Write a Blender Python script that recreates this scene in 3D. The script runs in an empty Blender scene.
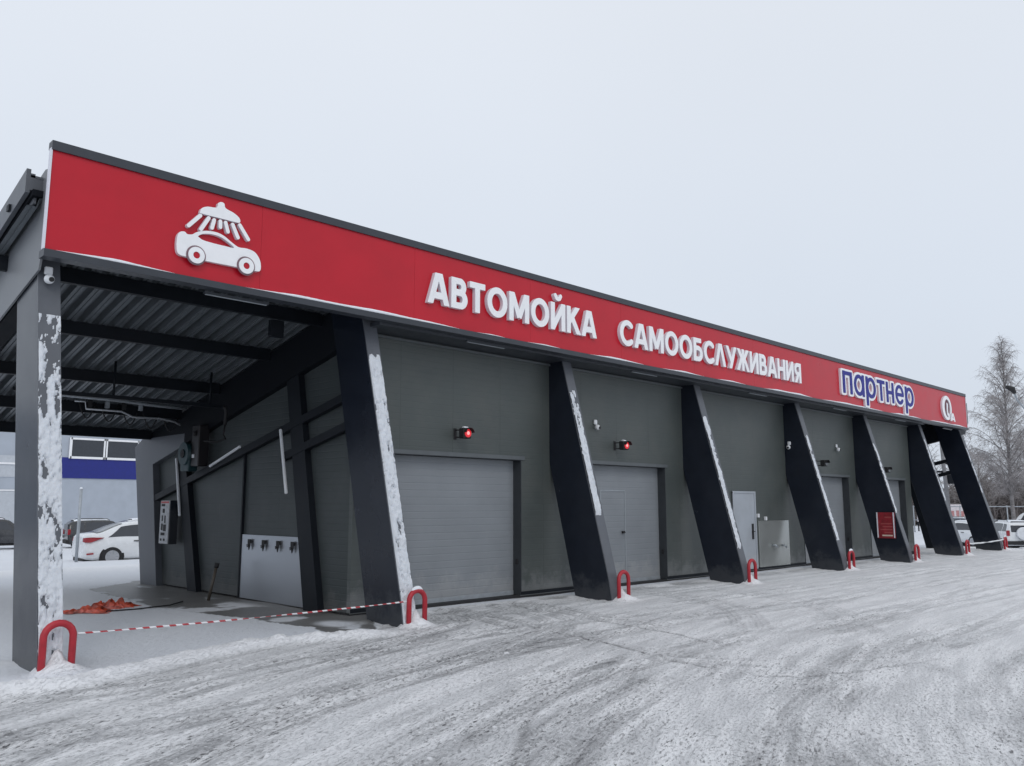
import bpy, math, random
import numpy as np
from mathutils import Vector, Matrix
random.seed(7)
R = math.radians
SC = bpy.context.scene
COL = SC.collection

# ---------------------------------------------------------------- mesh builder
class MB:
    def __init__(s):
        s.v = []; s.f = []; s.sm = []
    def add(s, vs, fs, smooth=False):
        b = len(s.v); s.v += [tuple(p) for p in vs]
        s.f += [tuple(b+i for i in f) for f in fs]; s.sm += [smooth]*len(fs)
        return s
    def box(s, x0, x1, y0, y1, z0, z1):
        vs = [(x0,y0,z0),(x1,y0,z0),(x1,y1,z0),(x0,y1,z0),(x0,y0,z1),(x1,y0,z1),(x1,y1,z1),(x0,y1,z1)]
        return s.add(vs, [(0,3,2,1),(4,5,6,7),(0,1,5,4),(1,2,6,5),(2,3,7,6),(3,0,4,7)])
    def prism(s, poly, axis, a, b):
        # poly: 2-D points; axis 'x': (y,z) extruded in x; 'y': (x,z); 'z': (x,y)
        def P(p, t):
            return {'x': (t,p[0],p[1]), 'y': (p[0],t,p[1]), 'z': (p[0],p[1],t)}[axis]
        n = len(poly)
        vs = [P(p,a) for p in poly]+[P(p,b) for p in poly]
        fs = [tuple(range(n)), tuple(range(2*n-1,n-1,-1))]
        fs += [(i,(i+1)%n,n+(i+1)%n,n+i) for i in range(n)]
        return s.add(vs, fs)
    def tube(s, pts, r, n=8, cap=True, smooth=True):
        pts = [Vector(p) for p in pts]
        rs = r if isinstance(r,(list,tuple)) else [r]*len(pts)
        rings = []; up = None
        for i,p in enumerate(pts):
            t = (pts[min(i+1,len(pts)-1)]-pts[max(i-1,0)]).normalized()
            if up is None:
                up = Vector((0,0,1)) if abs(t.z)<.9 else Vector((1,0,0))
            a = t.cross(up)
            if a.length<1e-5: a = t.cross(Vector((0,1,0)))
            a.normalize(); b = a.cross(t).normalized(); up = b
            rings.append([p+rs[i]*(math.cos(2*math.pi*k/n)*a+math.sin(2*math.pi*k/n)*b) for k in range(n)])
        vs = [q for g in rings for q in g]; fs = []
        for i in range(len(pts)-1):
            for k in range(n):
                fs.append((i*n+k,i*n+(k+1)%n,(i+1)*n+(k+1)%n,(i+1)*n+k))
        s.add(vs, fs, smooth)
        if cap:
            b0 = len(s.v)-len(vs)
            s.f.append(tuple(b0+k for k in range(n-1,-1,-1))); s.sm.append(False)
            e = b0+(len(pts)-1)*n
            s.f.append(tuple(e+k for k in range(n))); s.sm.append(False)
        return s
    def bar(s, p, q, w, h):
        p = Vector(p); q = Vector(q); t = (q-p).normalized()
        up = Vector((0,0,1)) if abs(t.z)<.95 else Vector((0,1,0))
        a = t.cross(up).normalized(); b = a.cross(t)
        vs = []
        for c in (p,q):
            for i,j in ((-1,-1),(1,-1),(1,1),(-1,1)): vs.append(c+a*(i*w/2)+b*(j*h/2))
        return s.add(vs, [(3,2,1,0),(4,5,6,7),(0,1,5,4),(1,2,6,5),(2,3,7,6),(3,0,4,7)])
    def build(s, name, mat, parent=None, bevel=0, recalc=True, loc=None):
        me = bpy.data.meshes.new(name); me.from_pydata(s.v, [], s.f); 
        me.polygons.foreach_set('use_smooth', s.sm)
        if recalc:
            import bmesh
            bm = bmesh.new(); bm.from_mesh(me)
            if bevel:
                bmesh.ops.remove_doubles(bm, verts=bm.verts, dist=1e-5)
            bmesh.ops.recalc_face_normals(bm, faces=bm.faces)
            if bevel:
                es = [e for e in bm.edges if len(e.link_faces)==2 and e.calc_face_angle(0)>.5]
                bmesh.ops.bevel(bm, geom=es, offset=bevel, segments=1, affect='EDGES', clamp_overlap=True)
            bm.to_mesh(me); bm.free()
        me.materials.append(mat); me.update()
        o = bpy.data.objects.new(name, me); COL.objects.link(o)
        if parent: o.parent = parent
        if loc: o.location = loc
        return o

def empty(name, loc=(0,0,0), rz=0, parent=None):
    o = bpy.data.objects.new(name, None); COL.objects.link(o); o.location = loc; o.rotation_euler = (0,0,rz)
    o.empty_display_size = .2
    return o
def tag(o, label=None, cat=None, group=None, kind=None):
    if label: o['label'] = label
    if cat: o['category'] = cat
    if group: o['group'] = group
    if kind: o['kind'] = kind
    return o
def copy_tree(o, parent=None):
    c = o.copy(); COL.objects.link(c)
    if parent: c.parent = parent
    for ch in o.children: copy_tree(ch, c)
    return c

# ---------------------------------------------------------------- materials
MATS = {}
def mat(name, col, rough=.6, metal=0, var=.12, scale=6, bump=0, bscale=40, spec=.5, coat=0, stretch=(1,1,1), dirt=None):
    if name in MATS: return MATS[name]
    m = bpy.data.materials.new(name); m.use_nodes = True; MATS[name] = m
    nt = m.node_tree; N = nt.nodes; L = nt.links
    b = N['Principled BSDF']; b.inputs['Roughness'].default_value = rough; b.inputs['Metallic'].default_value = metal
    b.inputs['Specular IOR Level'].default_value = spec
    if coat: b.inputs['Coat Weight'].default_value = coat; b.inputs['Coat Roughness'].default_value = .1
    tc = N.new('ShaderNodeTexCoord'); mp = N.new('ShaderNodeMapping'); mp.inputs['Scale'].default_value = stretch
    L.new(tc.outputs['Object'], mp.inputs['Vector'])
    nz = N.new('ShaderNodeTexNoise'); nz.inputs['Scale'].default_value = scale; nz.inputs['Detail'].default_value = 6
    L.new(mp.outputs[0], nz.inputs['Vector'])
    cr = N.new('ShaderNodeValToRGB')
    c = np.array(col)
    cr.color_ramp.elements[0].position = .3; cr.color_ramp.elements[1].position = .7
    cr.color_ramp.elements[0].color = (*np.clip(c*(1-var),0,1),1); cr.color_ramp.elements[1].color = (*np.clip(c*(1+var),0,1),1)
    L.new(nz.outputs['Fac'], cr.inputs['Fac'])
    out = cr.outputs['Color']
    if dirt:   # dirt = (colour, amount): splash dirt and dust in patches
        n2 = N.new('ShaderNodeTexNoise'); n2.inputs['Scale'].default_value = 1.3; n2.inputs['Detail'].default_value = 8; n2.inputs['Roughness'].default_value = .65
        L.new(tc.outputs['Object'], n2.inputs['Vector'])
        mr = N.new('ShaderNodeMapRange'); mr.inputs[1].default_value = .45; mr.inputs[2].default_value = .75; mr.inputs[4].default_value = dirt[1]
        L.new(n2.outputs['Fac'], mr.inputs[0])
        mx = N.new('ShaderNodeMix'); mx.data_type = 'RGBA'; L.new(mr.outputs[0], mx.inputs[0]); L.new(out, mx.inputs[6]); mx.inputs[7].default_value = (*dirt[0],1)
        out = mx.outputs[2]
    L.new(out, b.inputs['Base Color'])
    mr2 = N.new('ShaderNodeMapRange'); mr2.inputs[3].default_value = max(0,rough-.08); mr2.inputs[4].default_value = min(1,rough+.1)
    L.new(nz.outputs['Fac'], mr2.inputs[0]); L.new(mr2.outputs[0], b.inputs['Roughness'])
    if bump:
        n3 = N.new('ShaderNodeTexNoise'); n3.inputs['Scale'].default_value = bscale; n3.inputs['Detail'].default_value = 5
        L.new(mp.outputs[0], n3.inputs['Vector'])
        bp = N.new('ShaderNodeBump'); bp.inputs['Strength'].default_value = bump; bp.inputs['Distance'].default_value = .01
        L.new(n3.outputs['Fac'], bp.inputs['Height']); L.new(bp.outputs[0], b.inputs['Normal'])
    return m

def ribbed(name, col, rough, axis, period, depth=.35, pjoint=None, jaxis=0, var=.08, dirt=None, spec=.5):
    """painted sheet cladding: fine ribs across `axis`, wider joints every pjoint along jaxis"""
    m = mat(name, col, rough, var=var, scale=1.2, dirt=dirt, spec=spec)
    nt = m.node_tree; N = nt.nodes; L = nt.links; b = N['Principled BSDF']
    tc = N.new('ShaderNodeTexCoord'); sp = N.new('ShaderNodeSeparateXYZ'); L.new(tc.outputs['Object'], sp.inputs[0])
    mo = N.new('ShaderNodeMath'); mo.operation = 'PINGPONG'; mo.inputs[1].default_value = period/2; L.new(sp.outputs[axis], mo.inputs[0])
    mr = N.new('ShaderNodeMapRange'); mr.interpolation_type = 'SMOOTHSTEP'; mr.inputs[1].default_value = 0; mr.inputs[2].default_value = period*.12
    L.new(mo.outputs[0], mr.inputs[0]); h = mr.outputs[0]
    if pjoint:
        m2 = N.new('ShaderNodeMath'); m2.operation = 'PINGPONG'; m2.inputs[1].default_value = pjoint/2; L.new(sp.outputs[jaxis], m2.inputs[0])
        r2 = N.new('ShaderNodeMapRange'); r2.interpolation_type = 'SMOOTHSTEP'; r2.inputs[1].default_value = .001; r2.inputs[2].default_value = .008
        L.new(m2.outputs[0], r2.inputs[0])
        mm = N.new('ShaderNodeMath'); mm.operation = 'MULTIPLY_ADD'; L.new(r2.outputs[0], mm.inputs[0]); mm.inputs[1].default_value = 2.5; L.new(h, mm.inputs[2]); h = mm.outputs[0]
        # the open seam itself is dark rubber
        prev = b.inputs['Base Color'].links[0].from_socket
        mx = N.new('ShaderNodeMix'); mx.data_type = 'RGBA'; L.new(r2.outputs[0], mx.inputs[0]); mx.inputs[6].default_value = (*[c*.72 for c in col],1); L.new(prev, mx.inputs[7]); L.new(mx.outputs[2], b.inputs['Base Color'])
    # faint oil-canning
    nz = N.new('ShaderNodeTexNoise'); nz.inputs['Scale'].default_value = .9; L.new(tc.outputs['Object'], nz.inputs['Vector'])
    ad = N.new('ShaderNodeMath'); ad.operation = 'MULTIPLY_ADD'; L.new(nz.outputs['Fac'], ad.inputs[0]); ad.inputs[1].default_value = 5.; L.new(h, ad.inputs[2])
    bp = N.new('ShaderNodeBump'); bp.inputs['Strength'].default_value = depth; bp.inputs['Distance'].default_value = .006
    L.new(ad.outputs[0], bp.inputs['Height']); L.new(bp.outputs[0], b.inputs['Normal'])
    return m

def splash(m, col, top=.9, amt=.55):
    nt = m.node_tree; N = nt.nodes; L = nt.links; b = N['Principled BSDF']
    tc = N.new('ShaderNodeTexCoord'); sp = N.new('ShaderNodeSeparateXYZ'); L.new(tc.outputs['Object'], sp.inputs[0])
    nz = N.new('ShaderNodeTexNoise'); nz.inputs['Scale'].default_value = 3.5; nz.inputs['Detail'].default_value = 9; nz.inputs['Roughness'].default_value = .7; L.new(tc.outputs['Object'], nz.inputs['Vector'])
    mr = N.new('ShaderNodeMapRange'); mr.inputs[1].default_value = 0; mr.inputs[2].default_value = top; mr.inputs[3].default_value = .42; mr.inputs[4].default_value = -.25; L.new(sp.outputs[2], mr.inputs[0])
    ad = N.new('ShaderNodeMath'); ad.operation = 'ADD'; L.new(nz.outputs['Fac'], ad.inputs[0]); L.new(mr.outputs[0], ad.inputs[1])
    r2 = N.new('ShaderNodeMapRange'); r2.interpolation_type = 'SMOOTHSTEP'; r2.inputs[1].default_value = .52; r2.inputs[2].default_value = .85; r2.inputs[4].default_value = amt; L.new(ad.outputs[0], r2.inputs[0])
    prev = b.inputs['Base Color'].links[0].from_socket
    mx = N.new('ShaderNodeMix'); mx.data_type = 'RGBA'; L.new(r2.outputs[0], mx.inputs[0]); L.new(prev, mx.inputs[6]); mx.inputs[7].default_value = (*col,1); L.new(mx.outputs[2], b.inputs['Base Color'])
def snow_mat(name, col=(.80,.83,.88), bump=.5):
    m = mat(name, col, .75, var=.04, scale=9, bump=bump, bscale=60, spec=.25)
    b = m.node_tree.nodes['Principled BSDF']
    b.inputs['Subsurface Weight'].default_value = .15; b.inputs['Subsurface Radius'].default_value = (.02,.025,.03); b.inputs['Subsurface Scale'].default_value = 1
    return m

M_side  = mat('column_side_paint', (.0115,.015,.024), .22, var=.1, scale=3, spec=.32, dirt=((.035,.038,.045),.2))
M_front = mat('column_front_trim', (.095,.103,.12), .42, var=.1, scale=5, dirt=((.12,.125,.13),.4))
M_gable = mat('gable_panel_paint', (.15,.16,.175), .4, var=.08, scale=2, dirt=((.2,.2,.2),.3))
M_steel = mat('dark_steel_paint', (.009,.0115,.016), .5, var=.15, scale=5, spec=.18)
M_rafter= mat('rafter_paint', (.007,.0085,.012), .6, var=.12, scale=3, spec=.12)
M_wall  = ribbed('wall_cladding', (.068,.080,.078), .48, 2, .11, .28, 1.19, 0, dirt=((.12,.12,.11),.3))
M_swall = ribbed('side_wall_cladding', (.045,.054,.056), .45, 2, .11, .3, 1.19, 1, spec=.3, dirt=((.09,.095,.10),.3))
M_door  = ribbed('garage_door_paint', (.22,.238,.258), .45, 2, .125, .5, None, 2, dirt=((.2,.21,.22),.3))
M_gdoor = mat('service_door_paint', (.36,.39,.43), .45, var=.06, scale=3, dirt=((.25,.26,.27),.3))
M_trim  = mat('wall_trim_paint', (.10,.112,.12), .45, var=.08)
M_reveal= mat('reveal_paint', (.035,.04,.046), .5, var=.1)
M_red   = mat('sign_red_film', (.50,.010,.024), .30, var=.05, scale=1.5, spec=.35, dirt=((.36,.012,.02),.25))
M_sigtr = mat('sign_trim_paint', (.035,.04,.05), .4, var=.1)
M_white = mat('white_acrylic', (.88,.885,.90), .3, var=.03)
M_wside = mat('white_letter_return', (.70,.70,.76), .4, var=.05)
M_blue  = mat('blue_acrylic', (.016,.018,.24), .4, var=.06, spec=.2)
M_bol   = mat('bollard_red_paint', (.42,.018,.032), .42, var=.14, scale=14, dirt=((.22,.03,.03),.5), bump=.15, bscale=60)
M_snow  = snow_mat('crusted_snow')
M_crust = snow_mat('frozen_snow_crust', (.66,.69,.735), .9)
M_galv  = mat('galvanised_sheet', (.34,.37,.40), .42, metal=.25, var=.12, scale=8)
M_roof  = mat('corrugated_sheet', (.14,.155,.17), .35, metal=.3, var=.12, scale=4)
M_inox  = mat('brushed_steel', (.40,.42,.45), .30, metal=.9, var=.02, scale=.5, stretch=(1,1,1))
M_hatch = mat('hatch_sheet', (.42,.44,.43), .22, metal=.55, var=.06, scale=2)
M_rub   = mat('black_rubber', (.016,.016,.018), .7, var=.2)
M_glass = mat('dark_glass', (.03,.035,.045), .12, var=.1, spec=.7)
M_plw   = mat('white_plastic', (.70,.72,.75), .4, var=.05)
M_pipe  = mat('silver_pipe', (.5,.52,.55), .35, metal=.6, var=.1)
M_teal  = mat('teal_casing', (.006,.034,.042), .45, var=.2)
M_brick = mat('red_plastic', (.45,.03,.03), .4, var=.2)

splash(M_wall,(.20,.205,.21)); splash(M_door,(.34,.345,.35),1.0,.5); splash(M_side,(.07,.074,.08),.8,.5); splash(M_swall,(.12,.12,.12),.7,.5); splash(M_gdoor,(.45,.45,.45),.9,.4)
# ---------------------------------------------------------------- numpy noise
def hash2(ix, iy, seed=0):
    n = (ix.astype(np.int64)*374761393 + iy.astype(np.int64)*668265263 + seed*1442695040) & 0x7fffffff
    n = ((n ^ (n >> 13))*1274126177) & 0x7fffffff
    return ((n ^ (n >> 16)) & 0xffffff)/float(0xffffff)
def vnoise(x, y, seed=0):
    ix = np.floor(x); iy = np.floor(y); fx = x-ix; fy = y-iy
    fx = fx*fx*(3-2*fx); fy = fy*fy*(3-2*fy)
    a = hash2(ix,iy,seed); b = hash2(ix+1,iy,seed); c = hash2(ix,iy+1,seed); d = hash2(ix+1,iy+1,seed)
    return (a*(1-fx)+b*fx)*(1-fy)+(c*(1-fx)+d*fx)*fy
def fbm(x, y, o=4, seed=0):
    t = 0; amp = .5; s = 0
    for i in range(o):
        t = t+amp*vnoise(x*2**i+i*17.3, y*2**i-i*9.1, seed+i); s += amp; amp *= .5
    return t/s
def sstep(a, b, x):
    t = np.clip((x-a)/(b-a),0,1); return t*t*(3-2*t)
def catmull(pts, n=10):
    P = [np.array(p,float) for p in pts]; P = [2*P[0]-P[1]]+P+[2*P[-1]-P[-2]]; out = []
    for i in range(1,len(P)-2):
        for k in range(n):
            t = k/n
            out.append(.5*((2*P[i])+(-P[i-1]+P[i+1])*t+(2*P[i-1]-5*P[i]+4*P[i+1]-P[i+2])*t*t+(-P[i-1]+3*P[i]-3*P[i+1]+P[i+2])*t**3))
    out.append(P[-2]); return np.array(out)
def seg_dist(X, Y, pts):
    best = np.full(X.shape, 1e9); sgn = np.zeros(X.shape); along = np.zeros(X.shape); acc = 0
    for a,b in zip(pts[:-1],pts[1:]):
        d = b-a; l2 = d@d+1e-12; l = math.sqrt(l2)
        t = np.clip(((X-a[0])*d[0]+(Y-a[1])*d[1])/l2,0,1)
        dx = X-a[0]-t*d[0]; dy = Y-a[1]-t*d[1]; q = dx*dx+dy*dy
        m = q<best
        best = np.where(m,q,best); sgn = np.where(m,np.sign(d[0]*dy-d[1]*dx),sgn); along = np.where(m,acc+t*l,along); acc += l
    return np.sqrt(best)*np.where(sgn==0,1,sgn), along

# ---------------------------------------------------------------- building dimensions
XF = [2.855, 7.63, 12.44, 17.2, 22.35, 27.04, 31.85, 36.36]   # left face of every frame
CW = .25
WY = 11.46                      # front wall plane
RB = 20.05                      # rear of the roof
def zpur(y): return 5.1-.222*(y-11.15)      # purlin underside
def zraf(y): return 4.49-.222*(y-11.15)     # rafter underside
BX = [3.02, 7.82, 12.70, 17.40, 22.65, 27.40, 32.15, 36.6]   # bollards

# ---------------------------------------------------------------- ground
def lines(segs):
    out = [segs[0][0]]
    for a,b,st in segs:
        n = max(1,int(round((b-a)/st))); out += list(a+(b-a)*np.arange(1,n+1)/n)
    return np.array(out)
gx = lines([(-700,-120,60),(-120,-20,10),(-20,-2,1),(-2,1,.15),(1,12.5,.034),(12.5,22,.07),(22,40,.14),(40,80,.8),(80,200,6),(200,1000,60)])
gy = lines([(-700,-120,60),(-120,-20,10),(-20,-3,1),(-3,1,.2),(1,11.6,.034),(11.6,20,.08),(20,34,.2),(34,90,1),(90,200,6),(200,1000,60)])
X, Y = np.meshgrid(gx, gy)
yard_w = sstep(-3,0,X)*(1-sstep(42,60,X))*sstep(-30,-5,Y)
ridge = catmull([(-6,14.5),(-2,11.6),(.8,10.0),(2.3,9.30),(2.95,9.12),(3.83,9.50),(4.98,9.92),(5.8,9.98),(6.6,9.72),(7.5,9.55)])
rd, ra = seg_dist(X, Y, ridge)
front_edge = np.interp(X, [-6,-2,.8,2.3,2.95,3.83,4.98,5.8,6.6,7.0,7.6,8.2,31,34,42,60],[14.5,11.6,10.0,9.3,9.12,9.5,9.92,9.98,9.72,9.8,10.4,11.2,11.2,12.5,13,14])
yard = sstep(.12,-.12, Y-front_edge+.22*(fbm(X*1.7,Y*1.7,3,5)-.5))
Z = -.0*X
# lay of the land: the lots behind and beyond lie lower
Z = Z - .8*sstep(22,52,Y)*sstep(-60,0,X+40) - .72*sstep(38.5,48,X)*(1-sstep(22,52,Y))
Z = Z + .02*(fbm(X*.5,Y*.5,3,1)-.5)*yard_w
# tracks
tracks = [
 ([(-3,3.5),(1.2,5.0),(2.6,6.3),(4.6,7.5),(8,8.0),(14,7.9),(24,7.4),(38,7.2)], 1.0),
 ([(-2,1.5),(1.8,4.2),(5,6.0),(9,6.6),(15,6.4),(25,5.9),(40,5.6)], .85),
 ([(1,-2),(3.2,1.9),(5.3,3.5),(8,4.3),(12,4.5),(20,4.2),(40,3.6)], .8),
 ([(5,0),(6.3,2.0),(8.5,3.1),(13,3.4),(20,2.9),(40,2.2)], .7),
 ([(9.95,11.0),(9.75,9.6),(9.2,7.6),(9.0,5.8),(10.4,4.8),(13.5,4.6),(18,4.9),(28,5.2)], 1.0),
 ([(14.8,11.0),(14.6,9.3),(13.5,7.4),(11,5.6),(8.5,3.9),(6.5,2.3),(5,0)], .7),
 ([(24.6,11.0),(24.4,9.5),(22.6,8.0),(19,6.9),(14,6.4)], .6),
 ([(1.5,8.0),(3.5,7.6),(6,7.9),(9,9.0),(9.9,11)], .8),
 ([(0,6.2),(2.8,7.6),(5.2,8.9),(7.2,9.3),(10,9.2),(18,9.0),(30,8.9)], .8),
]
wear = np.zeros_like(X); near = (X>-8)&(X<48)&(Y>-6)&(Y<16)
Xn, Yn = X[near], Y[near]; wn = np.zeros_like(Xn); hn = np.zeros_like(Xn)
for k,(pts,stren) in enumerate(tracks):
    d, al = seg_dist(Xn, Yn, catmull(pts,8))
    brk = sstep(.30,.55,fbm(al*.55+k*7, d*.3+k*3,3,30+k))
    for side in (-.78,-.42,.78,1.1):
        e = np.abs(d-side-.06*(vnoise(al*.7,0*al+k,40+k)-.5))
        core = sstep(.15,.06,e); lip = sstep(.05,0,np.abs(e-.17))
        tread = .5+.5*np.sin(al*52+np.sign(d-side)*1.2)
        wn = np.maximum(wn, .52*stren*brk*(.55*core+.6*sstep(.03,.012,np.abs(e-.13))+.5*sstep(.025,.01,np.abs(e-.04)))*(.75+.25*tread))
        hn = hn - .013*stren*core*brk + .009*lip*stren*brk*(.4+vnoise(al*6,d*6,3))
for k,pts in enumerate(([(8.6,10.9),(8.92,8.98),(8.75,7.4),(8.13,5.0),(8.6,4.2),(10.5,3.6)],[(10.9,11.1),(10.6,10.19),(10.1,7.6),(9.57,5.32),(10.2,4.6)],[(3.4,3.6),(5.6,5.3),(8.3,7.0),(12,8.2)],[(13.5,10.9),(14.8,9.0),(18,7.9),(24,7.6)],[(1.5,7.3),(4.5,8.5),(7,9.0)])):
    d, al = seg_dist(Xn, Yn, catmull(pts,8)); d=d+.02*(fbm(al*.7,0*al,2,600+k)-.5)
    brk = sstep(.30,.5,fbm(al*.8+k*7,0*al,3,630+k)); wn = np.maximum(wn, (.55 if k<2 else .35)*sstep(.05,.012,np.abs(d))*brk); hn = hn-.008*sstep(.045,.02,np.abs(d))*brk
wear[near] = wn; hh = np.zeros_like(X); hh[near] = hn
hh *= yard
# streaky packed surface following the way the cars sweep through
rr = np.hypot(X-16, Y+20); th = np.arctan2(X-16, Y+20)
across = np.where(X<16, rr, Y+20); alongc = np.where(X<16, th*27, X-16)
st = fbm(alongc*.55, across*5.5, 4, 60)
st2 = fbm(alongc*1.6, across*16, 3, 70)
lumps = fbm(X*7, Y*7, 3, 80)
hh += yard*yard_w*(.016*(st-.5)+.008*(st2-.5)+.008*(lumps-.5))
# the snow windrow along the slab edge
rn = sstep(.34,.0,np.abs(rd)*(1+.5*(fbm(ra*2.2,rd*3,3,9)-.5)))
rn = rn*(.55+.8*fbm(ra*2.4,rd*2,4,8))*sstep(7.6,6.6,X)
hh += .075*rn + .085*rn*(fbm(X*6,Y*6,4,14)-.45) + .035*rn*(fbm(X*19,Y*19,2,15)-.5)
heap = np.zeros_like(X)
for i,bx in enumerate(BX):
    for (px,py,rad,h) in ((bx+.03,9.86,.30,.12 if i else .13),(bx+.02,9.90,.13,.24),(bx-.08,9.97,.15,.12)):
        q = np.hypot((X-px)*.8, (Y-py)*(1.15 if Y is not None else 1)); q = q*(1+.35*(fbm(X*5,Y*5,2,20+i)-.5))
        heap = np.maximum(heap, h*sstep(rad,0,q))
for i,xf in enumerate(XF):   # drift against the wall and feet of the columns
    q = np.hypot((X-xf+.1)*1.0, Y-10.75); heap = np.maximum(heap, .07*sstep(.3,0,q)*(fbm(X*6,Y*6,3,50)))
drift = sstep(.45,0,np.abs(Y-11.0))*sstep(.45,.75,fbm(X*1.3,Y*2,3,33))*sstep(7.9,8.4,X)*sstep(31.2,31,X)
hh += heap + .03*drift
# smooth snow in the open bay, ploughed bank at the street behind it
bank = sstep(2.2,0,np.abs(Y-24.5-.02*X))*sstep(-2,3,X)*(1-sstep(16,22,X))
hh += .08*bank*(.6+.6*fbm(X*.9,Y*1.3,3,90)) 
hh += (1-yard)*.03*(fbm(X*.8,Y*.8,4,91)-.5)
chunks = (vnoise(X*13,Y*13,101)>.975)&(X<14)&(Y<11)&(rn+yard>.3)
hh += np.where(chunks,.018*vnoise(X*31,Y*31,102),0)
Z = Z+hh
# bare wet concrete in the bay
def inpoly(X,Y,poly):
    c = np.zeros(X.shape,bool); n = len(poly)
    for i in range(n):
        x1,y1 = poly[i]; x2,y2 = poly[(i+1)%n]
        t = ((y1>Y)!=(y2>Y))&(X<(x2-x1)*(Y-y1)/(y2-y1+1e-12)+x1); c ^= t
    return c
wx = X+.16*(fbm(X*2.5,Y*2.5,4,110)-.5)*2; wy = Y+.2*(fbm(X*2.5,Y*2.5,4,111)-.5)
conc = inpoly(wx,wy,[(6.35,18.9),(8.2,20.6),(8.2,11.35),(7.2,9.98),(6.45,10.02),(6.7,11.0),(6.55,12.0),(6.35,13.0),(6.02,14.4),(6.2,16.5)]).astype(float)
patch = sstep(.60,.68,fbm(X*1.6,Y*1.6,4,120))*(1-sstep(7.2,7.6,X))
patch2 = sstep(.36,.12,np.hypot((X-7.15),(Y-10.9)*.7)); conc = conc*(1-np.maximum(patch*.9,patch2))
wear = np.maximum(wear, 0)
edge_wet = sstep(.5,.0,np.abs(Y-10.85))*sstep(.35,.6,fbm(X*1.1,Y*3,3,130))*sstep(8,8.6,X)*sstep(31,30.5,X)*.55
wear = np.maximum(wear, edge_wet)
streak = np.clip((st-.46)*3.2,0,1)*.10+np.clip((st2-.5)*4,0,1)*.16
leftness = 1-.62*sstep(4,20,X+Y*.3)
greyz = np.clip(yard*yard_w*(1-.8*sstep(5,17,X-.3*Y))*(.35+1.1*fbm(X*.6,Y*.9,3,300)),0,1)*(1-np.clip(fresh if 'fresh' in globals() else 0,0,1))
wear = np.clip(wear*.85*(.45+.8*lumps) + streak*leftness*.8, 0, 1)*yard
fresh = np.clip(rn*1.6+heap*14+bank*.6+drift*.7,0,1)
fresh = np.maximum(fresh, np.where(chunks,.9,0))
wear = wear*(1-np.clip(fresh,0,1))
ny, nx = X.shape
me = bpy.data.meshes.new('ground')
me.vertices.add(nx*ny); me.vertices.foreach_set('co', np.stack([X,Y,Z],-1).astype(np.float32).ravel())
ii = np.arange(nx*ny).reshape(ny,nx)
quads = np.stack([ii[:-1,:-1],ii[:-1,1:],ii[1:,1:],ii[1:,:-1]],-1).reshape(-1,4)
me.loops.add(quads.size); me.loops.foreach_set('vertex_index', quads.astype(np.int32).ravel())
me.polygons.add(len(quads)); me.polygons.foreach_set('loop_start', np.arange(0,quads.size,4,dtype=np.int32))
me.polygons.foreach_set('loop_total', np.full(len(quads),4,dtype=np.int32))
me.update(calc_edges=True)
me.polygons.foreach_set('use_smooth', np.ones(len(quads),bool))
for nm,arr in (('wear',wear),('fresh',fresh),('bare',conc),('yard',yard*yard_w),('grey',greyz*(1-fresh))):
    a = me.attributes.new(nm,'FLOAT','POINT'); a.data.foreach_set('value', arr.astype(np.float32).ravel())
a = me.attributes.new('flow','FLOAT_VECTOR','POINT')
a.data.foreach_set('vector', np.stack([alongc,across,0*X],-1).astype(np.float32).ravel())
gm = bpy.data.materials.new('snowy_ground'); gm.use_nodes = True; nt = gm.node_tree; N = nt.nodes; L = nt.links; b = N['Principled BSDF']
def attr(n):
    q = N.new('ShaderNodeAttribute'); q.attribute_name = n; return q
def noise(vec, sc, det=5, ro=.6):
    q = N.new('ShaderNodeTexNoise'); q.inputs['Scale'].default_value = sc; q.inputs['Detail'].default_value = det; q.inputs['Roughness'].default_value = ro
    L.new(vec, q.inputs['Vector']); return q.outputs['Fac']
def mrange(v, a, b_, c=0, d=1):
    q = N.new('ShaderNodeMapRange'); q.interpolation_type = 'SMOOTHSTEP'
    for i,x in zip((1,2,3,4),(a,b_,c,d)): q.inputs[i].default_value = x
    L.new(v, q.inputs[0]); return q.outputs[0]
def mth(op, a, b_):
    q = N.new('ShaderNodeMath'); q.operation = op
    for i,x in enumerate((a,b_)):
        if isinstance(x,(int,float)): q.inputs[i].default_value = x
        else: L.new(x, q.inputs[i])
    return q.outputs[0]
def mixc(f, a, b_):
    q = N.new('ShaderNodeMix'); q.data_type = 'RGBA'
    L.new(f, q.inputs[0])
    for i,x in ((6,a),(7,b_)):
        if isinstance(x,tuple): q.inputs[i].default_value = (*x,1)
        else: L.new(x, q.inputs[i])
    return q.outputs[2]
tc = N.new('ShaderNodeTexCoord'); P = tc.outputs['Object']
fl = attr('flow').outputs['Vector']
mp = N.new('ShaderNodeMapping'); mp.inputs['Scale'].default_value = (1,4.2,1); L.new(fl, mp.inputs[0])
fine = noise(mp.outputs[0], 7.5, 7, .75)        # fine scratches along the traffic
mp2 = N.new('ShaderNodeMapping'); mp2.inputs['Scale'].default_value = (.42,3.4,1); L.new(fl, mp2.inputs[0])
blot = noise(mp2.outputs[0], 1.1, 7, .68)
grit = noise(P, 45, 4, .7)
big = noise(P, .35, 3, .5)
w = attr('wear').outputs['Fac']; yd = attr('yard').outputs['Fac']; fr = attr('fresh').outputs['Fac']; br = attr('bare').outputs['Fac']
gy_ = attr('grey').outputs['Fac']
w1 = mth('ADD', mth('ADD', w, mth('MULTIPLY', gy_, mrange(blot,.64,.38,.08,.36))), mth('MULTIPLY', mrange(fine,.50,.68), mth('MULTIPLY', mrange(blot,.36,.62), mth('ADD', .22, mth('MULTIPLY', gy_, .62)))))
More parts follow.
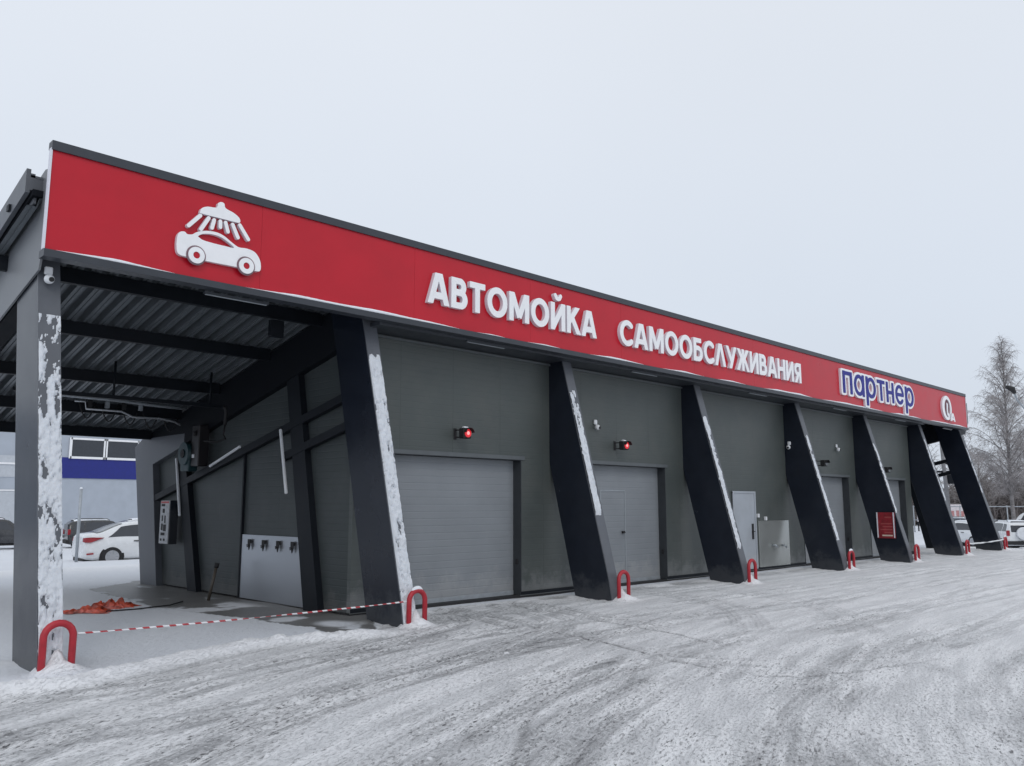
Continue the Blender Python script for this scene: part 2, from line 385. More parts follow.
mp3 = N.new('ShaderNodeMapping'); mp3.inputs['Scale'].default_value = (1,2.4,1); L.new(fl, mp3.inputs[0])
fleck = noise(mp3.outputs[0], 17, 5, .62); fleck2 = noise(mp3.outputs[0], 6.5, 6, .7); crumb = noise(P, 30, 3, .6)
fl_ = mth('MULTIPLY', mrange(fleck,.555,.61), mth('MULTIPLY', mrange(fleck2,.44,.60), mth('MULTIPLY', mrange(blot,.36,.60,.15,1.0), mth('ADD', .13, mth('MULTIPLY', gy_, .62)))))
w2 = mth('ADD', mth('ADD', w1, fl_), mth('MULTIPLY', mrange(grit,.56,.72), .16))
w3 = mth('MULTIPLY', mrange(w2,.08,1.0), yd)
snow = mixc(big, (.70,.735,.79), (.80,.82,.86))
yardc = mixc(mrange(blot,.42,.60), (.72,.728,.74), (.85,.855,.865))
c0 = mixc(mth('MULTIPLY',yd,.9), snow, yardc)
c1 = mixc(w3, c0, (.20,.203,.21))
c1b = mixc(mth('MULTIPLY', mrange(w2,.62,1.15), yd), c1, (.10,.10,.105))
c1c = mixc(mth('MULTIPLY', mth('MULTIPLY', mrange(crumb,.60,.68), yd), .75), c1b, (.84,.85,.87))
c2 = mixc(fr, c1c, (.86,.87,.895))
cc = mixc(noise(P,2.2,6,.65), (.12,.12,.122), (.22,.218,.215))
c3 = mixc(br, c2, cc)
L.new(c3, b.inputs['Base Color'])
rgh = mth('SUBTRACT', .72, mth('MULTIPLY', w3, .28))
rgh2 = mth('SUBTRACT', rgh, mth('MULTIPLY', br, .30)); L.new(rgh2, b.inputs['Roughness'])
b.inputs['Specular IOR Level'].default_value = .35
bp = N.new('ShaderNodeBump'); bp.inputs['Strength'].default_value = .8; bp.inputs['Distance'].default_value = .02
hgt = mth('ADD', mth('ADD', mth('MULTIPLY', fine, .9), mth('MULTIPLY', crumb, .7)), mth('SUBTRACT', mth('MULTIPLY', grit, .5), mth('MULTIPLY', mrange(fleck,.53,.62), .5))); 
L.new(mth('MULTIPLY', hgt, mth('SUBTRACT', 1, mth('MULTIPLY', br,.85))), bp.inputs['Height']); L.new(bp.outputs[0], b.inputs['Normal'])
me.materials.append(gm)
go = bpy.data.objects.new('ground', me); COL.objects.link(go); tag(go, kind='structure')

# ================================================================= the car wash
BD = empty('car_wash_building', (17,15,0))
tag(BD, 'long dark grey self service car wash with leaning columns and grey garage doors', 'building')
OFF = Vector((-17,-15,0))
def bpart(mb, name, m, parent=BD, **k):
    if parent is BD:
        mb.v = [(p[0]-17,p[1]-15,p[2]) for p in mb.v]
        return mb.build(name, m, BD, **k)
    o = mb.build(name, m, parent, **k); return o
def bsub(mb, name, m, parent, **k):
    mb.v = [(p[0]-17-parent.location.x,p[1]-15-parent.location.y,p[2]-parent.location.z) for p in mb.v]
    return mb.build(name, m, parent, **k)

def crust(xl, prof, zlo, zhi, seed, cover, wfrac=(0,1), thick=.032):
    """snow frozen onto a leaning front face between heights zlo and zhi"""
    step = .010 if xl<9 else .014; nu = int(CW/step)+1; u = np.linspace(.004,CW-.004,nu)
    nv = int((zhi-zlo)/(.013 if xl<9 else .02))+1; v = np.linspace(zlo,zhi,nv)
    U,V = np.meshgrid(u,v)
    n = fbm(U*15,V*4.2,5,seed); n2 = fbm(U*30,V*16,3,seed+9)
    t = (V-zlo)/(zhi-zlo)
    bias = np.interp(t, *cover)
    a,b_ = wfrac
    edge = np.minimum(sstep(a-.05,a+.10,U/CW), sstep(b_+.05,b_-.10,U/CW))
    endf = sstep(0,.05/(zhi-zlo),t)*1 if zlo>.4 else 1
    n3 = fbm(U*55,V*30,2,seed+19); s = (n-.5)*2.5+(n2-.5)*.9+(n3-.5)*.5+bias+(.22 if xl>5 else 0)
    s = np.minimum(s, (edge-.25)*1.2)
    if zlo>.4: s = np.minimum(s, (t*(zhi-zlo))*3-.05+.5*(n-.5))
    s = np.minimum(s, ((1-t)*(zhi-zlo))*1.6-.02+.7*(n-.5))
    h = np.clip(s,0,.5); h = thick*np.power(np.clip(h*2.6,0,1),.8)*(.45+1.1*n2)
    keep = s>0
    mb = MB(); idx = -np.ones(U.shape,int)
    Yv = np.interp(V,[p[1] for p in prof],[p[0] for p in prof])
    need = np.zeros(U.shape,bool)
    cell = keep[:-1,:-1]|keep[1:,:-1]|keep[:-1,1:]|keep[1:,1:]
    need[:-1,:-1]|=cell; need[1:,:-1]|=cell; need[:-1,1:]|=cell; need[1:,1:]|=cell
    k = 0
    for (i,j) in zip(*np.nonzero(need)):
        idx[i,j] = k; k += 1
        hh_ = h[i,j] if keep[i,j] else -.002
        mb.v.append((xl+U[i,j], Yv[i,j]-hh_, V[i,j]))
    for (i,j) in zip(*np.nonzero(cell)):
        mb.f.append((idx[i,j],idx[i,j+1],idx[i+1,j+1],idx[i+1,j])); mb.sm.append(True)
    return mb

prof = [(9.91,0),(9.97,.33),(11.06,4.5),(11.28,5.25)]
crusts = [(0.0,4.02,11,([0,.25,.62,.78,.88,1],[.60,.30,.22,.14,.04,-.08]),(0,1),.03),
          (0.0,4.15,22,([0,.2,.5,.8,1],[.9,.42,.36,.34,.5]),(.02,.92),.035),
          (1.55,4.02,33,([0,.5,.8,1],[.35,.30,.22,.08]),(0,.72),.035),
          (.75,3.85,44,([0,.5,.8,1],[.30,.30,.25,.12]),(0,.62),.035),
          (.8,3.7,55,([0,.5,.8,1],[.35,.32,.25,.18]),(0,.60),.03),
          (1.5,3.7,66,([0,.5,.8,1],[.32,.30,.25,.12]),(0,.50),.025),
          (1.9,4.1,77,([0,.5,1],[.20,.15,.0]),(0,.45),.02),
          (2.2,4.0,88,([0,.5,1],[.15,.1,.0]),(0,.40),.02)]
for i,x in enumerate(XF):
    x1 = x+CW
    zt = 5.25
    poly = [(9.91,-.05),(9.97,.33),(11.06,4.5),(11.28,zt),(12.15,zt),(11.94,4.5),(10.80,-.05)]
    mb = MB().prism(poly,'x',x+.003,x1-.003)
    c = bpart(mb,'column',M_side,bevel=.006)
    if i==0: c['label'] = 'leftmost dark column crusted with snow down its whole front'
    fr_ = MB().prism([(9.904,.0),(9.964,.332),(11.054,4.5),(11.26,zt-.02),(11.275,zt-.02),(11.075,4.5),(9.985,.332),(9.925,0)],'x',x,x1)
    fo = bsub(fr_,'front_trim',M_front,c)
    zlo,zhi,sd,cov,wf,th_ = crusts[i]
    bsub(crust(x,[(9.903,0),(9.963,.33),(11.053,4.5)],zlo,zhi,sd,cov,wf,th_),'snow_crust',M_crust,c,recalc=False)
    # rafter and rear column
    ra_ = [(11.28,zraf(11.28)),(RB-.35,zraf(RB-.35)),(RB-.35,zpur(RB-.35)+.13),(11.9,zpur(11.9)+.13),(11.0,5.25)]
    bpart(MB().prism(ra_,'x',x+.012,x1-.012),'rafter',M_rafter)
    rc = [(18.72,-.9),(19.60,-.9),(19.60,0),(20.42,3.10),(20.0,3.27),(17.7,3.27),(17.7,zraf(17.7)-.02),(19.30,zraf(19.3)-.02),(18.72,0)]
    bpart(MB().prism(rc,'x',x+.006,x1-.006),'rear_column',M_front,bevel=.006)  # pale trim colour paints in rear sky light on column and rafter end
# purlins
for y in (12.4,14.15,16.16,17.93,19.51):
    z = zpur(y)
    mb = MB()
    for a,b_ in zip(XF[:-1],XF[1:]): mb.box(a+CW-.01,b_+.01,y-.04,y+.04,z,z+.2)
    mb.box(XF[-1]+.2,XF[-1]+.45,y-.04,y+.04,z,z+.2); mb.box(XF[0]-.2,XF[0]+.05,y-.04,y+.04,z,z+.2)
    for a,b_ in zip(XF[:-1],XF[1:]): mb.box(a+CW-.01,b_+.01,y-.04,y+.06,z-.012,z)
    bpart(mb,'purlin',M_steel)
# corrugated roof sheet (a real trapezoid profile running down the slope)
mb = MB(); pit = .24; xs = []; x = XF[0]-.2; k = 0
while x < XF[-1]+.45:
    for dx,dz in ((0,0),(.045,0),(.052,.014),(.062,.014),(.069,0),(.115,0),(.135,.115),(.22,.115)): xs.append((x+dx,dz))
    x += pit
vs = []
for (xx,dz) in xs:
    for y in (11.0,RB): vs.append((xx,y,zpur(y)+.205+dz))
n = len(xs)
mb.add(vs,[(2*i,2*i+1,2*i+3,2*i+2) for i in range(n-1)])
vs2 = []
for (xx,dz) in xs:
    for y in (11.0,RB): vs2.append((xx,y,zpur(y)+.209+dz))
mb.add(vs2,[(2*i+2,2*i+3,2*i+1,2*i) for i in range(n-1)])
bpart(mb,'roof_sheet',M_roof,recalc=False)
mb = MB().prism([(11.0,zpur(11.0)+.34),(RB+.1,zpur(RB+.1)+.34),(RB+.1,zpur(RB+.1)+.42),(11.0,zpur(11.0)+.42)],'x',XF[0]-.15,XF[-1]+.42)
bpart(mb,'roof_deck',M_rafter)
# snow lying on the roof
mb = MB().prism([(11.4,zpur(11.4)+.425),(RB,zpur(RB)+.425),(RB-.05,zpur(RB)+.49),(11.5,zpur(11.5)+.49)],'x',XF[0]-.05,XF[-1]+.3)
bpart(mb,'roof_snow',M_snow)
# verge: folded trims along both gable ends and the gable panel
def verge(xa, sgn, name='verge_trim'):
    t = MB()
    z = lambda y: zpur(y)+.69-.02*(y-11)
    for (dx,w_,za,zb) in ((0,.05,-.30,.0),(.05,.05,-.26,-.05),(.05,.17,-.10,-.07),(.1,.03,-.42,-.26)):
        p0,p1 = sorted((xa+sgn*dx, xa+sgn*(dx+w_)))
        t.prism([(11.05,z(11.05)+za),(RB+.12,z(RB+.12)+za),(RB+.12,z(RB+.12)+zb),(11.05,z(11.05)+zb)],'x',p0,p1)
    p0,p1 = sorted((xa+sgn*.05, xa+sgn*.20)); t.box(p0,p1,11.051,11.08,z(11.05)-.24,z(11.05)-.105)
    return t
bpart(verge(XF[0]-.22,1),'verge_trim',M_front)
bpart(verge(XF[-1]+CW+.10,-1),'verge_trim',M_front)
for xa in (XF[0]-.03, XF[-1]+CW-.10):
    bpart(MB().prism([(10.95,zraf(10.95)+.02),(RB-.2,zraf(RB-.2)+.02),(RB-.2,zpur(RB-.2)+.55),(11.0,zpur(11)+.70),(10.80,zpur(11)+.66),(10.80,5.0)],'x',xa,xa+.026),'gable_panel',M_gable)
bpart(MB().box(XF[0]-.25,XF[0]-.12,11.62,11.72,5.42,5.50),'gutter_bracket',M_steel)
bpart(MB().box(XF[0]-.2,XF[-1]+.4,RB-.26,RB-.20,zpur(RB)+.14,zpur(RB)+.30),'rear_fascia',M_steel)
# front wall, bays 2-6, with door openings and reveals
WX0, WX1 = XF[1]+CW-.12, 31.75
doors = []   # (x0,x1)
for i in (1,2,4,5): doors.append((XF[i]+.95, XF[i]+(3.98 if i<3 else 4.12)))
mb = MB(); top = 5.2; dh = 2.60; th_ = .10
x = WX0
for a,b_ in doors:
    mb.box(x,a,WY,WY+th_,.03,top); mb.box(a,b_,WY,WY+th_,dh,top); x = b_
mb.box(x,WX1,WY,WY+th_,.05,top)
bpart(mb,'front_wall',M_wall)
bpart(MB().box(WX0,WX1,WY-.045,WY-.004,4.56,4.595),'wall_trim',M_trim)
bpart(MB().box(WX0,WX1,10.84,WY-.004,4.62,4.68),'soffit_panel',M_sigtr)
mb = MB()
for a,b_ in zip([WX0]+[d[1] for d in doors],[d[0] for d in doors]+[WX1]): bpart(MB().box(a,b_,WY-.02,WY-.003,.05,.11),'base_flashing',M_steel)

bpart(MB().box(WX0,WX1,WY+.01,WY+.3,-.1,.045),'plinth',M_rub)
for i,(a,b_) in enumerate(doors):
    d = bpart(MB().box(a,b_,WY+.2,WY+.25,.12,dh),'garage_door',M_door)
    bsub(MB().box(a+.01,b_-.01,WY+.185,WY+.2,.045,.12),'bottom_seal',M_galv,d)
    jm = MB().box(b_-.004,b_+.012,WY-.012,WY+.25,.05,dh+.07)
    jm.box(a-.012,a,WY-.012,WY+.25,.05,dh+.07).box(a,b_,WY-.012,WY+.25,dh,dh+.012)
    bsub(jm,'door_reveal',M_reveal,d)
    bsub(MB().box(a-.1,b_+.1,WY-.022,WY-.002,dh+.012,dh+.085),'lintel_trim',M_trim,d)
    if i in (1,2,3):
        wx0 = a+.88
        w_ = bsub(MB().box(wx0,wx0+.02,WY+.19,WY+.2,.13,2.05).box(wx0+.86,wx0+.88,WY+.19,WY+.2,.13,2.05).box(wx0,wx0+.88,WY+.19,WY+.2,2.05,2.07),'wicket_door_frame',M_galv,d)
        bsub(MB().box(wx0+.74,wx0+.82,WY+.16,WY+.2,1.12,1.17).tube([(wx0+.78,WY+.2,1.14),(wx0+.78,WY+.13,1.14),(wx0+.70,WY+.13,1.14)],.012,6),'door_handle',M_rub,d)
    bsub(MB().box(b_+.005-.03,b_-.002,WY+.07,WY+.12,.62,.72),'key_switch',M_rub,d)
# service bay: door, hatch, little wall taps
d = bpart(MB().box(19.38,20.50,WY-.03,WY-.002,.08,2.05),'service_door',M_gdoor,bevel=.004)
bsub(MB().box(19.36,19.42,WY-.045,WY-.03,.08,2.08).box(20.46,20.52,WY-.045,WY-.03,.08,2.08).box(19.36,20.52,WY-.046,WY-.03,2.05,2.10),'door_frame',M_gdoor,d)
bsub(MB().box(20.28,20.37,WY-.045,WY-.03,.85,1.25).tube([(20.32,WY-.04,1.05),(20.32,WY-.1,1.05),(20.20,WY-.1,1.05)],.012,6),'door_handle',M_rub,d)
h_ = bpart(MB().box(20.66,22.33,WY-.03,WY-.002,.10,1.32),'hatch_panel',M_hatch,bevel=.004)
for x,z in ((21.35,.66),(21.88,.64)):
    bsub(MB().tube([(x,WY-.03,z),(x,WY-.13,z),(x+.05,WY-.14,z-.05)],.03,8),'knob',M_galv,h_)
for x,z in ((20.62,1.46),(21.02,1.38)):
    bpart(MB().box(x-.04,x+.04,WY-.07,WY-.002,z-.05,z+.05),'junction_box',M_plw,bevel=.008)
# side and rear walls
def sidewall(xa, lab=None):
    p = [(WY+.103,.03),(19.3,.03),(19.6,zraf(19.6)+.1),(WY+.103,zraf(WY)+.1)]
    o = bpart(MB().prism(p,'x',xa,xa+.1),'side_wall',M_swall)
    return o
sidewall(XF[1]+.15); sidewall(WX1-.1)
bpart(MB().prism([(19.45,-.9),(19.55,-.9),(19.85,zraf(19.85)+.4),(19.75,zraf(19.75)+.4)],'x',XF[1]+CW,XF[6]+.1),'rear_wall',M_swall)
def lean_post(xf, y0, y1, yt, xw=.13):
    zt_ = zraf(yt)+.02
    return MB().prism([(y0,0),(y1,0),(yt+(y1-y0)*.9,zt_),(yt,zt_)],'x',xf+.03,xf+.03+xw)
for xf,cl in ((XF[1],1),(XF[-1],0)):
    bpart(lean_post(xf,12.23,12.69,13.13),'wall_post',M_steel)
    bpart(lean_post(xf,16.78,17.20,17.75),'wall_post',M_steel)
    z1 = lambda y: 3.52-.215*(y-11.6)
    for (ya,yb,dz) in ((11.45,19.8,0),(11.35,13.6,-.50)):
        bpart(MB().prism([(ya,z1(ya)+dz-.07),(yb,z1(yb)+dz-.07),(yb,z1(yb)+dz+.07),(ya,z1(ya)+dz+.07)],'x',xf+.02,xf+.12),'wall_rail',M_steel)
sp = bpart(MB().prism([(12.68,.02),(15.12,.02),(15.12,1.19),(12.95,1.19)],'x',XF[1]+.115,XF[1]+.148),'splash_panel',M_inox)
bsub(MB().box(XF[1]+.10,XF[1]+.149,15.12,15.17,.02,zraf(15)-.9),'panel_joint',M_steel,sp)
for y in (13.2,13.7,14.22,14.75):
    m_ = MB().box(XF[1]+.085,XF[1]+.114,y-.04,y+.04,1.04,1.10)
    m_.prism([(y-.05,1.11),(y+.05,1.11),(y+.045,1.0),(y,.91),(y-.045,1.0)],'x',XF[1]+.072,XF[1]+.086)
    m_.tube([(XF[1]+.07,y,1.0),(XF[1]+.04,y,.97),(XF[1]+.035,y,1.02)],.009,6)
    bsub(m_,'hook',M_rub,sp)

# ================================================================= fascia sign
SG = empty('fascia_sign', (2.79,10.69,4.64))
tag(SG, 'long red fascia sign with white and blue raised letters along the roof edge', 'sign')
SO = (2.79,10.69,4.64)
def spart(mb, name, m, parent=SG, **k):
    px = Vector(SO) + (parent.location if parent is not SG else Vector((0,0,0)))
    mb.v = [(p[0]-px.x,p[1]-px.y,p[2]-px.z) for p in mb.v]
    return mb.build(name, m, parent, **k)
SX0,SX1 = 2.79,36.0
mb = MB()
nb = 12; w_ = (SX1-SX0-.026)/nb
for i in range(nb): mb.box(SX0+.013+i*w_+.0015,SX0+.013+(i+1)*w_-.0015,10.69,10.735,4.75,6.01)
spart(mb,'sign_panel',M_red)
spart(MB().box(SX0,SX1,10.66,10.80,6.01,6.10).box(SX0,SX1,10.66,10.685,5.985,6.01),'top_trim',M_sigtr)
spart(MB().box(SX0,SX1,10.65,10.84,4.66,4.75),'bottom_trim',M_sigtr)
spart(MB().box(SX0-.006,SX0+.012,10.672,10.75,4.752,6.008),'end_trim',M_wside)
spart(MB().box(SX1-.012,SX1+.006,10.672,10.75,4.752,6.008),'end_trim',M_wside)
spart(MB().box(SX0+.02,SX1-.02,10.74,10.78,4.76,6.0),'back_panel',M_sigtr)
# snow lying on the ledge of the bottom trim, in runs
runs = [(2.92,4.35),(5.35,9.3),(9.7,10.4),(11.0,11.9),(12.8,14.6),(15.3,17.0),(17.6,18.9),(19.8,22.6),(23.2,27.6),(28.2,31.0),(31.8,35.8)]
for a,b_ in runs:
    n = int((b_-a)/.05)+2; m_ = MB(); vs = []
    for k in range(n):
        t = k/(n-1); x = a+(b_-a)*t
        h_ = .040*min(1,min(t,1-t)*(b_-a)*1.2+.10)*(.85+.3*math.sin(x*3.1)*math.sin(x*1.3+1)+.08*random.random()) 
        d_ = .032
        vs += [(x,10.652,4.751),(x,10.652+.008,4.751+h_),(x,10.688,4.751+h_*1.1),(x,10.688,4.751)]
    fs = []
    for k in range(n-1):
        for q in range(4): fs.append((4*k+q,4*k+(q+1)%4,4*k+4+(q+1)%4,4*k+4+q))
    fs += [(3,2,1,0),(4*n-4,4*n-3,4*n-2,4*n-1)]
    m_.add(vs,fs,True); spart(m_,'ledge_snow',M_snow)

# ---- lettering: every glyph is drawn as strokes, merged into one clean outline
DG = bpy.context.evaluated_depsgraph_get
def plate(poly, y0, y1, name, m, parent=SG, holes=(), bevel=0):
    """extruded outline with cut-out holes, through a filled 2-D curve"""
    c = bpy.data.curves.new('c','CURVE'); c.dimensions = '2D'; c.fill_mode = 'BOTH'; c.extrude = (y1-y0)/2
    for pl in (poly,*holes):
        s = c.splines.new('POLY'); s.points.add(len(pl)-1); s.use_cyclic_u = True
        for k,p in enumerate(pl): s.points[k].co = (p[0],p[1],0,1)
    o = bpy.data.objects.new('c',c); COL.objects.link(o); bpy.context.view_layer.update()
    m_ = bpy.data.meshes.new_from_object(o.evaluated_get(DG()))
    mb = MB(); mb.add([(v.co.x+.04,(y0+y1)/2-v.co.z,v.co.y) for v in m_.vertices],[tuple(p.vertices) for p in m_.polygons])
    bpy.data.objects.remove(o); bpy.data.curves.remove(c); bpy.data.meshes.remove(m_)
    ob = spart(mb,name,m,parent)
    ob.data.materials.append(M_wside if m is M_white else m)
    for p in ob.data.polygons: p.material_index = 0 if abs(p.normal.y)>.8 else 1
    return ob
def smooth_poly(pl, n=5):
    return [tuple(p) for p in catmull(list(pl)+[pl[0]],n)[:-1]]
def circ(x,z,rx,rz,n=28,a0=0): return [(x+rx*math.cos(2*math.pi*k/n+a0),z+rz*math.sin(2*math.pi*k/n+a0)) for k in range(n)]

def G(*strokes, w, clip=(0,1)): return dict(s=strokes,w=w,clip=clip)
def arc(cx_,cy_,rx,ry,a0,a1,n=26): return ('P',[(cx_+rx*math.cos(R(a0+(a1-a0)*k/n)),cy_+ry*math.sin(R(a0+(a1-a0)*k/n))) for k in range(n+1)])
def bowl(x,ya,yb,xr,side=1):
    m_=(ya+yb)/2; r_=abs(ya-yb)/2; xc=xr-side*r_*.95
    return ('P',[(x,ya)]+[(xc+side*r_*.95*math.sin(t),m_+(ya-m_)*math.cos(t)) for t in np.linspace(0,math.pi,16)]+[(x,yb)])
S_=lambda *q:('S',q)
GL={
'А':G(S_(.06,-.1,.42,1.12),S_(.78,-.1,.42,1.12),S_(.2,.28,.64,.28),w=.84),
'В':G(S_(.1,0,.1,1),bowl(.1,.905,.53,.52),bowl(.1,.53,.095,.58),w=.68),
'Т':G(S_(.34,0,.34,1),S_(0,.905,.68,.905),w=.68),
'О':G(arc(.46,.5,.36,.41,0,360),w=.92,clip=(-.02,1.02)),
'М':G(S_(.1,0,.1,1),S_(.86,0,.86,1),S_(.12,1.02,.48,.15),S_(.84,1.02,.48,.15),w=.96),
'И':G(S_(.1,0,.1,1),S_(.66,0,.66,1),S_(.1,.06,.66,.94),w=.76),
'Й':G(S_(.1,0,.1,1),S_(.66,0,.66,1),S_(.1,.06,.66,.94),('Q',[(.24,1.27),(.30,1.17),(.38,1.145),(.46,1.17),(.52,1.27)]),w=.76),
'К':G(S_(.1,0,.1,1),S_(.12,.42,.66,1.1),S_(.28,.60,.70,-.1),w=.72),
'С':G(arc(.46,.5,.36,.41,48,312),w=.80,clip=(-.02,1.02)),
'Б':G(S_(.1,0,.1,1),S_(.1,.905,.58,.905),bowl(.1,.57,.095,.58),w=.68),
'Л':G(S_(.04,-.1,.40,1.1),S_(.76,-.1,.40,1.1),w=.80),
'У':G(S_(.02,1.08,.42,.30),S_(.78,1.1,.28,-.1),w=.80),
'Ж':G(S_(.5,0,.5,1),S_(.5,.42,.05,1.08),S_(.5,.42,.95,1.08),S_(.40,.62,.02,-.08),S_(.60,.62,.98,-.08),w=1.0),
'Н':G(S_(.1,0,.1,1),S_(.64,0,.64,1),S_(.1,.51,.64,.51),w=.74),
'Я':G(S_(.58,0,.58,1),bowl(.58,.905,.45,.1,-1),S_(.40,.48,.06,-.1),w=.68),
'п':G(S_(.1,0,.1,1),S_(.66,0,.66,1),S_(.02,.91,.74,.91),w=.76),
'а':G(arc(.42,.5,.32,.41,0,360),S_(.76,0,.76,1),w=.86),
'р':G(arc(.44,.5,.32,.41,0,360),S_(.1,-.36,.1,1),w=.86,clip=(-.36,1.0)),
'т':G(S_(.34,0,.34,1),S_(0,.91,.68,.91),w=.68),
'н':G(S_(.1,0,.1,1),S_(.62,0,.62,1),S_(.1,.5,.62,.5),w=.72),
'е':G(arc(.42,.5,.32,.41,-42,-360),S_(.1,.5,.78,.5),w=.84),
}
def seg_sd(PX,PY,x1,y1,x2,y2,flat,hw):
    dx=x2-x1;dy=y2-y1;l=math.hypot(dx,dy);ux,uy=dx/l,dy/l
    cx_=(x1+x2)/2;cy_=(y1+y2)/2
    a=np.abs((PX-cx_)*ux+(PY-cy_)*uy)-l/2; b_=np.abs(-(PX-cx_)*uy+(PY-cy_)*ux)
    if flat:
        b_=b_-hw; return np.hypot(np.maximum(a,0),np.maximum(b_,0))+np.minimum(np.maximum(a,b_),0)
    return np.hypot(np.maximum(a,0),b_)-hw
def outline(g,hw,grow=0,rnd_=.025,res=.0125):
    pad=.2; x=np.arange(-pad,g['w']+pad,res); y=np.arange(g['clip'][0]-pad,max(g['clip'][1],1.0)+pad+.25,res)
    PX,PY=np.meshgrid(x,y); d=np.full(PX.shape,9.); extra=np.full(PX.shape,9.)
    for k,q in g['s']:
        if k=='S': d=np.minimum(d,seg_sd(PX,PY,*q,True,hw))
        else:
            e=np.full(PX.shape,9.)
            for (a,b_),(c_,e_) in zip(q[:-1],q[1:]): e=np.minimum(e,seg_sd(PX,PY,a,b_,c_,e_,False,hw if k=='P' else hw*.72))
            if k=='P': d=np.minimum(d,e)
            else: extra=e
    lo,hi=g['clip']; d=np.maximum(d,np.maximum(lo-PY,PY-hi)); d=np.minimum(d,extra)
    d=d-grow+1e-5
    # marching squares
    segs={}
    ny_,nx_=d.shape; ins=d<0
    def ip(i,j,i2,j2):
        t=d[i,j]/(d[i,j]-d[i2,j2]); return (x[j]+(x[j2]-x[j])*t,y[i]+(y[i2]-y[i])*t)
    act=np.nonzero((ins[:-1,:-1]!=ins[1:,:-1])|(ins[:-1,:-1]!=ins[:-1,1:])|(ins[:-1,:-1]!=ins[1:,1:]))
    pt={}; nxt={}
    for i,j in zip(*act):
        c=(ins[i,j],ins[i,j+1],ins[i+1,j+1],ins[i+1,j]); code=sum(1<<k for k in range(4) if c[k])
        E_={'b':('h',i,j),'r':('v',i,j+1),'t':('h',i+1,j),'l':('v',i,j)}
        tab={1:['lb'],2:['br'],3:['lr'],4:['rt'],5:['lt','rb'],6:['bt'],7:['lt'],8:['tl'],9:['tb'],10:['bl','tr'],11:['tr'],12:['rl'],13:['rb'],14:['bl']}[code]
        for sg in tab:
            for ch in sg:
                e=E_[ch]
                if e not in pt: pt[e]=ip(e[1],e[2],e[1],e[2]+1) if e[0]=='h' else ip(e[1],e[2],e[1]+1,e[2])
            nxt.setdefault(E_[sg[0]],[]).append(E_[sg[1]])
    loops=[]
    while nxt:
        s0=next(iter(nxt)); cur=s0; lp=[]
        while cur in nxt:
            lp.append(pt[cur]); l_=nxt[cur]; n_=l_.pop(); 
            if not l_: del nxt[cur]
            cur=n_
            if cur==s0: break
        if len(lp)>8: loops.append(simplify(lp))
    return loops
def simplify(lp,tol=.0035):
    def rdp(p):
        if len(p)<3: return p
        a=np.array(p[0]);b_=np.array(p[-1]);ab=b_-a;l=np.linalg.norm(ab)+1e-9
        q=np.array(p); dd=np.abs((q[:,0]-a[0])*ab[1]-(q[:,1]-a[1])*ab[0])/l if l>1e-6 else np.hypot(*(q-a).T)
        k=int(dd.argmax())
        if dd[k]<tol: return [p[0],p[-1]]
        return rdp(p[:k+1])[:-1]+rdp(p[k:])
    h=len(lp)//2
    return (rdp(lp[:h+1])[:-1]+rdp(lp[h:]+[lp[0]])[:-1])
def write(text,x0,x1,z0,z1,gap,hw,y0,y1,m,name,grow=0,parents=None,stag=0,dx=0):
    H_=z1-z0; tot=sum(GL[c]['w'] for c in text); sx=(x1-x0-gap*H_*(len(text)-1))/tot; x=x0; out=[]
    for k,ch in enumerate(text):
        g=GL[ch]; ls=outline(g,hw,grow)
        P_=[[(x+u*sx,z0+v*H_) for u,v in l] for l in ls]
        yo=stag*(k%2)
        o=plate(P_[0],y0-yo,y1-yo,name,m,parents[k] if parents else SG,holes=P_[1:]); out.append(o); x+=g['w']*sx+gap*H_
    return out
YF=10.615
write('АВТОМОЙКА',8.53,12.92,5.09,5.63,.10,.105,YF,10.69,M_white,'letter')
write('САМООБСЛУЖИВАНИЯ',13.70,21.83,5.08,5.63,.10,.10,YF,10.69,M_white,'letter')
wo=write('партнер',24.50,30.20,5.08,5.76,.16,.10,10.625,10.69,M_white,'letter',grow=.095,stag=.004)
for w_ in wo: w_['label']='white outlined blue letter'
write('партнер',24.50,30.20,5.08,5.76,.16,.082,10.606,10.619,M_blue,'letter_face',parents=wo)

body = [(4.296,5.149),(4.303,5.257),(4.338,5.319),(4.398,5.333),(4.434,5.309),(4.504,5.322),(4.564,5.369),(4.688,5.415),(4.834,5.427),(4.947,5.399),(5.064,5.333),(5.162,5.29),(5.278,5.297),(5.396,5.276),(5.469,5.206),(5.503,5.118),(5.498,5.022),(5.419,5.003),(5.157,5.003),(4.711,4.998),(4.417,5.0),(4.347,5.01),(4.31,5.046)]
win = [(4.576,5.312),(4.636,5.358),(4.762,5.386),(4.892,5.376),(5.007,5.328),(5.096,5.266),(4.954,5.262),(4.769,5.266),(4.641,5.278)]
em = plate(smooth_poly(body,4),10.63,10.69,'car_emblem',M_white,holes=(smooth_poly(win,4),))
M_line = mat('emblem_grey_edge',(.20,.12,.14),.5)
for cx_ in (4.565,5.280):
    plate(circ(cx_,5.043,.135,.135),10.623,10.629,'wheel_arch',M_line,em)
    plate(circ(cx_,5.043,.112,.112),10.604,10.622,'wheel',M_white,em,holes=(circ(cx_,5.043,.047,.047,18),))
    plate(circ(cx_,5.043,.049,.049,18),10.615,10.620,'hub',M_red,em)
head = [(4.585,5.641),(4.608,5.711),(4.687,5.755),(4.815,5.775),(4.834,5.84),(4.875,5.87),(4.923,5.858),(4.945,5.798),(5.061,5.763),(5.15,5.71),(5.163,5.647),(5.087,5.636),(4.878,5.638),(4.675,5.637)]
sh = plate(smooth_poly(head,3),10.63,10.69,'shower_emblem',M_white)
